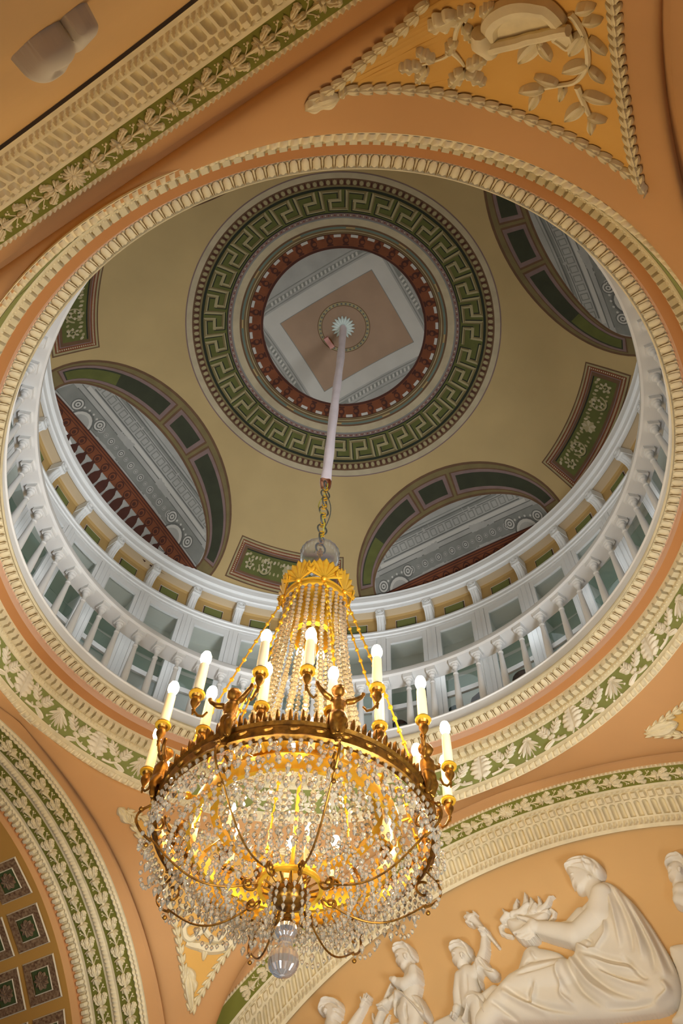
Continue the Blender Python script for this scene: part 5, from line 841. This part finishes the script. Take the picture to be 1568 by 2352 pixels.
lat([(.001, -1.04), (.03, -1.05), (.045, -1.09), (.04, -1.13), (.055, -1.16), (.06, -1.22), (.045, -1.27), (.055, -1.31), (.05, -1.40), (.03, -1.46), (.001, -1.47)], 16, m_gla, 'glass_stem')
lat([(.012, -.72), (.012, -1.02), (.025, -1.03), (.012, -1.06), (.012, -4.15)], 8, m_gilt, 'rod')
lat([(.24, -1.60), (.262, -1.60), (.265, -1.56), (.255, -1.54), (.262, -1.52), (.24, -1.51), (.235, -1.55), (.24, -1.60)], 48, m_gilt, 'crown_band')
lat([(.238, -1.58), (.225, -1.66), (.205, -1.78), (.185, -1.9), (.17, -1.97), (.14, -1.985), (.16, -1.95), (.18, -1.86), (.21, -1.68), (.228, -1.58)], 40, m_gilt, 'gilt_basket')
mb = MB()                                                                         # one palmette of the crown
for k in range(-4, 5):                                                            # nine round-tipped lobes, fanned
    a = k * .27; L = .225 * (1 - .045 * abs(k) ** 1.25); g = np.linspace(0, 1, 10)[:, None]; s = np.linspace(-1, 1, 7)[None, :]; w = .009 + .021 * g ** 1.3; w = w * np.where(g > .9, np.sqrt(np.clip(1 - ((g - .9) / .1) ** 2, 0, 1)) + .02, 1)
    u = L * g + 0 * s; v = w * s; hh = .014 * np.sqrt(1 - .98 * s ** 2) * (.3 + g); y = u * math.sin(a) + v * math.cos(a); z = u * math.cos(a) - v * math.sin(a) + .02; x = .262 + hh + .22 * z ** 1.5
    mb.grid(np.stack([x, y, z - 1.545], -1)); mb.grid(np.stack([x * 0 + .262 + .22 * z ** 1.5 - hh, y, z - 1.545], -1), flip=True)
mb.ball((.27, 0, -1.54), .022)
p0 = mb.build('palmette', m_gilt, ch); p0.location = Vector(CX - co0)
for k in range(8):
    p = p0 if k == 0 else p0.copy()
    if k: C.objects.link(p); p.parent = ch
    p.rotation_euler = (0, 0, math.radians(k * 45 + 12))
def bead(mb, c, r, L=None, nu=6):                                                 # faceted drop, longer below when L is given
    c = np.asarray(c, float)
    if L is None: mb.ball(c, r, nu=nu, nv=5)
    else: mb.lathe([(.001, r * 1.2), (r * .55, r * .85), (r, 0), (r * .75, -L * .4), (r * .25, -L * .85), (.001, -L)][::-1], nu, c)
for k in range(26):                                                               # strands from the crown to the inner ring
    a = 2 * math.pi * (k + .5) / 26; mb = MB(); T = np.linspace(0, 1, 42)
    for i, t in enumerate(T):
        r = .238 + .25 * t ** 1.7 ; z = -1.60 - 2.02 * t; bead(mb, pol(r, a, z), .017 + .008 * t + (.004 if i % 4 == 0 else 0))
    part(mb, 'crystal_strand', m_cry, smooth=False)
for k in range(8):                                                                # gilt chains from crown to ring
    a = math.radians(k * 45 + 15); mb = MB(); T = np.linspace(0, 1, 19); Q = [pol(.265 + .53 * t + .05 * t * (1 - t), a, -1.60 - 2.10 * t - .12 * math.sin(math.pi * t) * 0) for t in T]
    mb.tube(Q, .007, 5)
    for q in Q: mb.ball(q, .017, nu=7, nv=5)
    part(mb, 'chain', m_gilt)
for r_, z_, k_ in ((.09, -2.35, 3), (.14, -3.25, 4)):
    for q in range(k_):
        a = 2 * math.pi * (q + .3) / k_; mb = MB(); mb.lathe([(.001, 0), (.026, 0), (.026, .20), (.001, .205)], 12, pol(r_, a, z_)); mb.tube([pol(0, a, z_ - .03), pol(r_, a, z_ + .01)], .01, 5); o = part(mb, 'inner_candle', m_candle); mb = MB(); mb.lathe([(.014, .20), (.026, .22), (.030, .25), (.022, .29), (.001, .305)], 12, pol(r_, a, z_)); part(mb, 'bulb', m_bulb, o)
lat([(.47, -3.66), (.515, -3.66), (.52, -3.63), (.505, -3.615), (.515, -3.60), (.49, -3.59), (.475, -3.62), (.47, -3.66)], 64, m_gilt, 'inner_ring')
mb = MB()
for k in range(28):
    a = 2 * math.pi * k / 28; G = leaf(.13, .075, 0, .02, 8, 5, base=.5); e = np.array([math.cos(a), math.sin(a), 0]); t = np.array([-math.sin(a), math.cos(a), 0])
    for off in (0, -.003): mb.grid(pol(.50 + off, a, -3.61) + G[..., 1:2] * t + G[..., :1] * (UP * .93 + e * .35) + G[..., 2:3] * e, flip=off < 0)
part(mb, 'inner_leaf_edging', m_gilt)
for k in range(8):
    a = math.radians(k * 45 + 15); mb = MB(); mb.tube([pol(.5, a, -3.64), pol(.62, a, -3.70), pol(.72, a, -3.72), pol(.80, a, -3.74)], .012, 6); mb.ball(pol(.66, a, -3.70), .025); part(mb, 'strut', m_gilt)
lat([(.795, -3.825), (.815, -3.83), (.832, -3.815), (.822, -3.79), (.832, -3.76), (.822, -3.73), (.834, -3.71), (.815, -3.695), (.795, -3.70)], 96, m_dgilt, 'main_ring'); lat([(.797, -3.70), (.785, -3.72), (.792, -3.76), (.785, -3.80), (.797, -3.825)], 96, m_gilt, 'ring_lit_face')  # one ring: shade and candlelight put into its dark outside and bright inner face
lat([(.60, -3.86), (.625, -3.86), (.63, -3.80), (.62, -3.74), (.60, -3.74), (.595, -3.80), (.60, -3.86)], 64, m_gilt, 'lower_gilt_ring')
mb = MB()
for k in range(72):
    a = 2 * math.pi * k / 72; e = np.array([math.cos(a), math.sin(a), 0]); t = np.array([-math.sin(a), math.cos(a), 0])
    for (dx, L, w_) in ((0, .085, .03), (.032, .055, .022)):
        G = leaf(L, w_, 0, .008, 7, 5, base=.4)
        for off in (0, -.003): mb.grid(pol(.815 + off, a, -3.70) + (G[..., 1:2] + dx) * t + G[..., :1] * (UP + e * .12) + G[..., 2:3] * e, flip=off < 0)
    G = leaf(.06, .03, 0, .008, 7, 5)
    if k % 2: mb.grid(pol(.83, a, -3.765) + G[..., :1] * t + G[..., 1:2] * UP + G[..., 2:3] * e)
part(mb, 'leaf_edging', m_dgilt)
# cherubs holding two candle branches each; plus candles between them
def blob(name, m, parts, parent, vox=.009):
    mb = MB()
    for q in parts:
        if q[0] == 't': mb.tube(q[1], q[2], 8)
        else: mb.ball(q[1], q[2], nu=12, nv=9, sc=q[3] if len(q) > 3 else (1, 1, 1))
    o = mb.build(name, m, parent); md = o.modifiers.new('remesh', 'REMESH'); md.mode = 'VOXEL'; md.voxel_size = vox; md.use_smooth_shade = True; s = o.modifiers.new('smooth', 'SMOOTH'); s.factor = .5; s.iterations = 3; return o
def arms(s): return [('t', [(.0, s * .05, .20), (.02, s * .085, .20), (.03, s * .125, .235), (.03, s * .135, .255)], [.022, .019, .015, .012]), ('b', (.03, s * .137, .262), .016)]
pu = blob('cherub', m_dgilt, [('t', [(0, 0, .03), (.004, 0, .10), (0, 0, .17), (0, 0, .205)], [.030, .042, .046, .03]), ('t', [(0, 0, .205), (0, 0, .235)], [.022, .02]), ('b', (.004, 0, .268), .042, (1, .92, 1.12)), ('b', (.043, 0, .262), .010), ('b', (-.008, 0, .285), .043, (1, 1, .9)), ('b', (.0, .04, .27), .010), ('b', (.0, -.04, .27), .010),
    ('t', [(.0, .022, .08), (.03, .026, .02), (.012, .022, -.06), (.02, .02, -.075)], [.030, .026, .016, .012]), ('t', [(.0, -.022, .08), (.012, -.026, .0), (-.005, -.02, -.06), (.01, -.02, -.075)], [.030, .026, .016, .012]), ('b', (.008, 0, .06), .045, (1, 1.1, .7))] + arms(1) + arms(-1), ch)
def candle_arm(name):
    o = bpy.data.objects.new(name, None)
    mb = MB(); mb.tube([(0, 0, 0), (.02, 0, -.035), (.05, 0, -.03), (.075, 0, .0), (.08, 0, .04), (.08, 0, .07)], [.007, .008, .008, .008, .009, .011], 6); mb.lathe([(.001, -.05), (.006, -.045), (.008, -.02), (.012, -.01), (.008, .0), (.016, .02), (.026, .04), (.030, .06), (.022, .08), (.018, .095), (.028, .105), (.040, .112), (.046, .125), (.042, .128), (.030, .12), (.001, .118)], 14, (.08, 0, .02))
    return mb
CA = {}
def add_candle(r, a, z, tilt=(0, 0), yaw=0.0, stemlen=0.0):
    if not CA:
        a0 = candle_arm('x').build('candle_branch', m_dgilt, ch); mb = MB(); mb.lathe([(.001, 0), (.030, 0), (.0305, .10), (.028, .25), (.026, .262), (.018, .268), (.001, .27)], 14, (.08, 0, .135)); c = mb.build('candle', m_candle, a0)
        mb = MB(); mb.lathe([(.016, -.02), (.018, .0), (.028, .012), (.034, .035), (.033, .062), (.024, .088), (.010, .10), (.001, .102)], 14, (.08, 0, .415)); b = mb.build('bulb', m_bulb, a0); CA['o'] = a0; o = a0
        mb = MB(); mb.lathe([(.001, .125), (.045, .127), (.049, .137), (.044, .142), (.001, .139)], 16, (.08, 0, .0)); mb.build('drip_pan', m_gilt, a0)
    else: o = copy_tree(CA['o'], ch)
    o.location = Vector(pol(r, a, z) - co0); o.rotation_euler = (0, 0, yaw); return o
PA = [-165, -119, -77, -29, 15, 60, 105, 150]
for k, d in enumerate(PA):
    a = math.radians(d); p = pu if k == 0 else pu.copy()
    if k: C.objects.link(p); p.parent = ch
    p.location = Vector(pol(.845, a, -3.72) - co0); p.rotation_euler = (0, 0, a)
    for s in (-1, 1):
        h = pol(.845, a, -3.72) + np.array([.03 * math.cos(a) - s * .137 * math.sin(a), .03 * math.sin(a) + s * .137 * math.cos(a), .262]); r_ = math.hypot(h[0] - CX[0], h[1]); an = math.atan2(h[1], h[0] - CX[0]); add_candle(r_, an, -3.56, yaw=a + s * (math.pi / 2 - .5))
    mb = MB(); T = np.linspace(0, 1, 14)                                           # scroll below the cherub and the rib to the hub
    mb.tube([pol(.80 + .11 * math.sin(math.pi * t) ** .8, a, -3.80 - .26 * t) for t in T], .0075, 6)
    T = np.linspace(0, 5.2, 20); mb.tube([pol(.80 + (.06 - .008 * t) * math.cos(t + 1.2), a, -3.95 + (.06 - .008 * t) * math.sin(t + 1.2)) for t in T], .008, 5); mb.ball(pol(.895, a, -3.87), .016); mb.ball(pol(.82, a, -4.09), .014)
    T = np.linspace(0, 1, 16); mb.tube([pol(.81 - .62 * t, a, -4.04 - .13 * math.sin(math.pi * t) - .12 * t) for t in T], .006, 6)
    T = np.linspace(0, 4.6, 14); mb.tube([pol(.235 + (.05 - .006 * t) * math.cos(t + 3.1), a, -4.17 + (.05 - .006 * t) * math.sin(t + 3.1)) for t in T], .008, 5); mb.ball(pol(.235, a, -4.17), .02)
    part(mb, 'rib', m_dgilt)
for d, r_ in ((-142, .74), (-110, .72), (-77, .70), (-53, .74), (-7, .74), (38, .74), (83, .74), (128, .74)):
    a = math.radians(d); add_candle(r_ - .08, a, -3.60, yaw=a); mb = MB(); mb.tube([pol(r_ - .08, a, -3.60), pol(r_ - .07, a, -3.68), pol(r_ - .12, a, -3.70)], .010, 6); part(mb, 'candle_bracket', m_gilt)
# crystal basket below the ring
def bz(t): r = .79 * (1 - t) + .18 * t; return r, -3.83 - .31 * t - .13 * math.sin(math.pi * min(1, t * 1.05))
for k in range(60):
    a = 2 * math.pi * (k + .25) / 60; mb = MB(); n = 15
    for i in range(n):
        t = (i + .3) / n; r, z = bz(t); s = .016 - .005 * t; 
        if not (k % 2 and t > .72): bead(mb, pol(r, a + .02 * math.sin(i * 1.7), z), s, s * 2.0)
    part(mb, 'crystal_swag', m_cry, smooth=False)
for k in range(96):                                                               # fringe hanging round the ring
    a = 2 * math.pi * k / 96; mb = MB(); n = 2 + k % 2
    for i in range(n): bead(mb, pol(.835 - .006 * i, a, -3.855 - .052 * i), .013, .030)
    bead(mb, pol(.835 - .006 * n, a, -3.865 - .052 * n), .017, .044); part(mb, 'crystal_pendant', m_cry, smooth=False)
for q, (r, n, zz) in enumerate(((.70, 70, -.02), (.58, 60, -.03), (.46, 48, -.035), (.34, 36, -.035), (.64, 64, .06), (.40, 40, .10))):
    mb = MB(); t0 = (.79 - r) / .61; z = bz(t0)[1] + zz
    for i in range(n):
        a = 2 * math.pi * (i + .5 * (q % 2)) / n; bead(mb, pol(r, a, z), .010); bead(mb, pol(r, a, z - .035), .014, .034)
    part(mb, 'drop_fringe', m_cry, smooth=False)
for k in range(16):                                                               # loose garlands over and under the ring
    a0, a1 = 2 * math.pi * k / 16, 2 * math.pi * (k + 1) / 16; mb = MB()
    for i in range(11): t = i / 10; a = a0 + (a1 - a0) * t; bead(mb, pol(.855, a, -3.90 - .16 * math.sin(math.pi * t)), .013, .02)
    for i in range(9): t = i / 8; a = a0 + (a1 - a0) * .5; bead(mb, pol(.50 + .30 * t, a, -3.62 - .10 * t - .10 * math.sin(math.pi * t)), .015)
    part(mb, 'crystal_garland', m_cry, smooth=False)
lat([(.16, -4.15), (.182, -4.155), (.186, -4.14), (.178, -4.12), (.162, -4.12), (.16, -4.15)], 40, m_gilt, 'hub_ring')
mb = MB()
for k in range(16): a = 2 * math.pi * k / 16; mb.tube([pol(.172, a, -4.135), pol(.09, a, -4.17)], [.004, .009], 5)
mb.lathe([(.001, -4.26), (.05, -4.255), (.085, -4.235), (.098, -4.20), (.092, -4.17), (.06, -4.155), (.001, -4.15)], 28, CX); part(mb, 'hub', m_dgilt)
for k in range(14):
    a = 2 * math.pi * k / 14; mb = MB()
    for i in range(5): bead(mb, pol(.108 + .004 * i, a, -4.18 - .05 * i), .011, .03)
    part(mb, 'hub_pendant', m_cry, smooth=False)
lat([(.001, -4.25), (.012, -4.26), (.012, -4.30), (.024, -4.31), (.02, -4.33), (.032, -4.345), (.04, -4.36), (.001, -4.37)], 14, m_dgilt, 'finial_stem')
mb = MB(); PB = [(.02, -4.36), (.05, -4.375), (.056, -4.40), (.045, -4.425), (.032, -4.44), (.034, -4.455), (.028, -4.47), (.034, -4.485), (.05, -4.505), (.068, -4.535), (.074, -4.57), (.066, -4.605), (.045, -4.632), (.015, -4.645), (.001, -4.647)]
P = np.array([[(r * (1 + .09 * (k % 2)) * math.cos(a), r * (1 + .09 * (k % 2)) * math.sin(a), z) for r, z in PB] for k, a in enumerate(np.linspace(0, 2 * np.pi, 44, endpoint=False))]); mb.grid(P + CX, cu=True); part(mb, 'glass_finial', m_fin, smooth=False)
# chain with its cables
og = CX + [0, 0, .5]; hc = empty('hanging_chain', og, 'open bronze chain with loose cables between the cloth sleeve and the glass bowl', 'chain')
z = .52; i = 0
while z > -.70:
    s = 1 if i % 2 else -1; mb = MB(); T = np.linspace(0, 2 * np.pi, 17)[:-1]; mb.tube([CX + [(.042 * math.sin(t)) * (1 if i % 2 else .5), .042 * math.sin(t) * (.5 if i % 2 else 1), z - .075 + .075 * math.cos(t)] for t in T], .008, 6, closed=True); mb.build('link', m_wire, hc, og)
    mb = MB()
    for d in (-.012, .012): mb.tube([CX + [.02 * math.cos(t) * 1.0, d + .0, z - .155 + .024 * math.sin(t)] for t in T], .007, 6, closed=True)
    mb.build('coupling', m_gilt, hc, og); z -= .165; i += 1
for ph, m, nm in ((0, m_ywire, 'yellow_cable'), (2.2, m_wire, 'grey_cable')):
    mb = MB(); T = np.linspace(0, 1, 30); mb.tube([CX + [.035 * math.cos(9 * t + ph) + (-.02 if ph == 0 else .03), .03 * math.sin(8 * t + ph), .50 - 1.24 * t] for t in T], .005, 5); mb.build(nm, m, hc, og)
og = np.array([-.03, 0, 5.28]); sl = empty('chain_sleeve', og, 'long pale cloth sleeve hiding the upper chain, open at its lower end', 'sleeve')
T = np.linspace(0, 1, 40); A = np.linspace(0, 2 * np.pi, 20, endpoint=False); mb = MB()
P = np.array([[(-.02 - .043 * t + (.050 + .004 * math.sin(3 * a + 9 * t) + .006 * math.sin(2 * a + 31 * t) * .6 + .010 * max(0, t - .93) / .07) * math.cos(a) + .008 * math.sin(5 * t), (.05 + .004 * math.sin(2 * a + 13 * t)) * math.sin(a) + .006 * math.sin(7 * t), 5.30 - 4.80 * t - (.05 * math.sin(a) + .025 * math.sin(3 * a) if t > .99 else 0)) for a in A] for t in T]); mb.grid(P, cv=True); mb.build('cloth', m_sleeve, sl, og)
mb = MB(); P2 = P[-6:].copy(); c = P2.mean(1, keepdims=True); mb.grid(c + (P2 - c) * [.9, .9, 1], cv=True, flip=True); mb.build('lining', m_inner, sl, og)
c = dome_pt([(-.02, .0)], 0)[0]; og = c; ro = empty('ceiling_rosette', og - [0, 0, .03], 'small white many-petalled rosette where the chain meets the dome', 'rosette')
mb = MB()
for k in range(18):
    a = 2 * math.pi * k / 18; G = leaf(.155, .048, 0, .018, 9, 5, base=.3); e = np.array([math.cos(a), math.sin(a), 0]); t = np.array([-math.sin(a), math.cos(a), 0]); mb.grid(c + [0, 0, -.035] + e * .02 + G[..., :1] * e + G[..., 1:2] * t - G[..., 2:3] * UP)
mb.build('petals', m_petal, ro, og - [0, 0, .03]); mb = MB(); mb.lathe([(.001, -.07), (.04, -.065), (.06, -.04), (.06, -.01)], 18, c); mb.build('boss', m_petal, ro, og - [0, 0, .03])
c = dome_pt([(-.21, .24)], 0)[0]; og = c - [0, 0, .10]; jb = empty('junction_box', og, 'tiny pink box beside the rosette at the crown of the dome', 'box')
R_ = Matrix.Rotation(.9, 3, 'Z'); fn = lambda V: np.array([tuple(R_ @ Vector(v)) for v in V]) + c; mb = MB(); mb.box((-.09, -.035, -.09), (.09, .035, -.012), 0, fn); mb.build('case', m_pinkbox, jb, og, smooth=False); mb = MB(); mb.box((-.06, -.041, -.07), (.06, -.034, -.035), 0, fn); mb.build('slot', m_dgilt, jb, og, smooth=False)
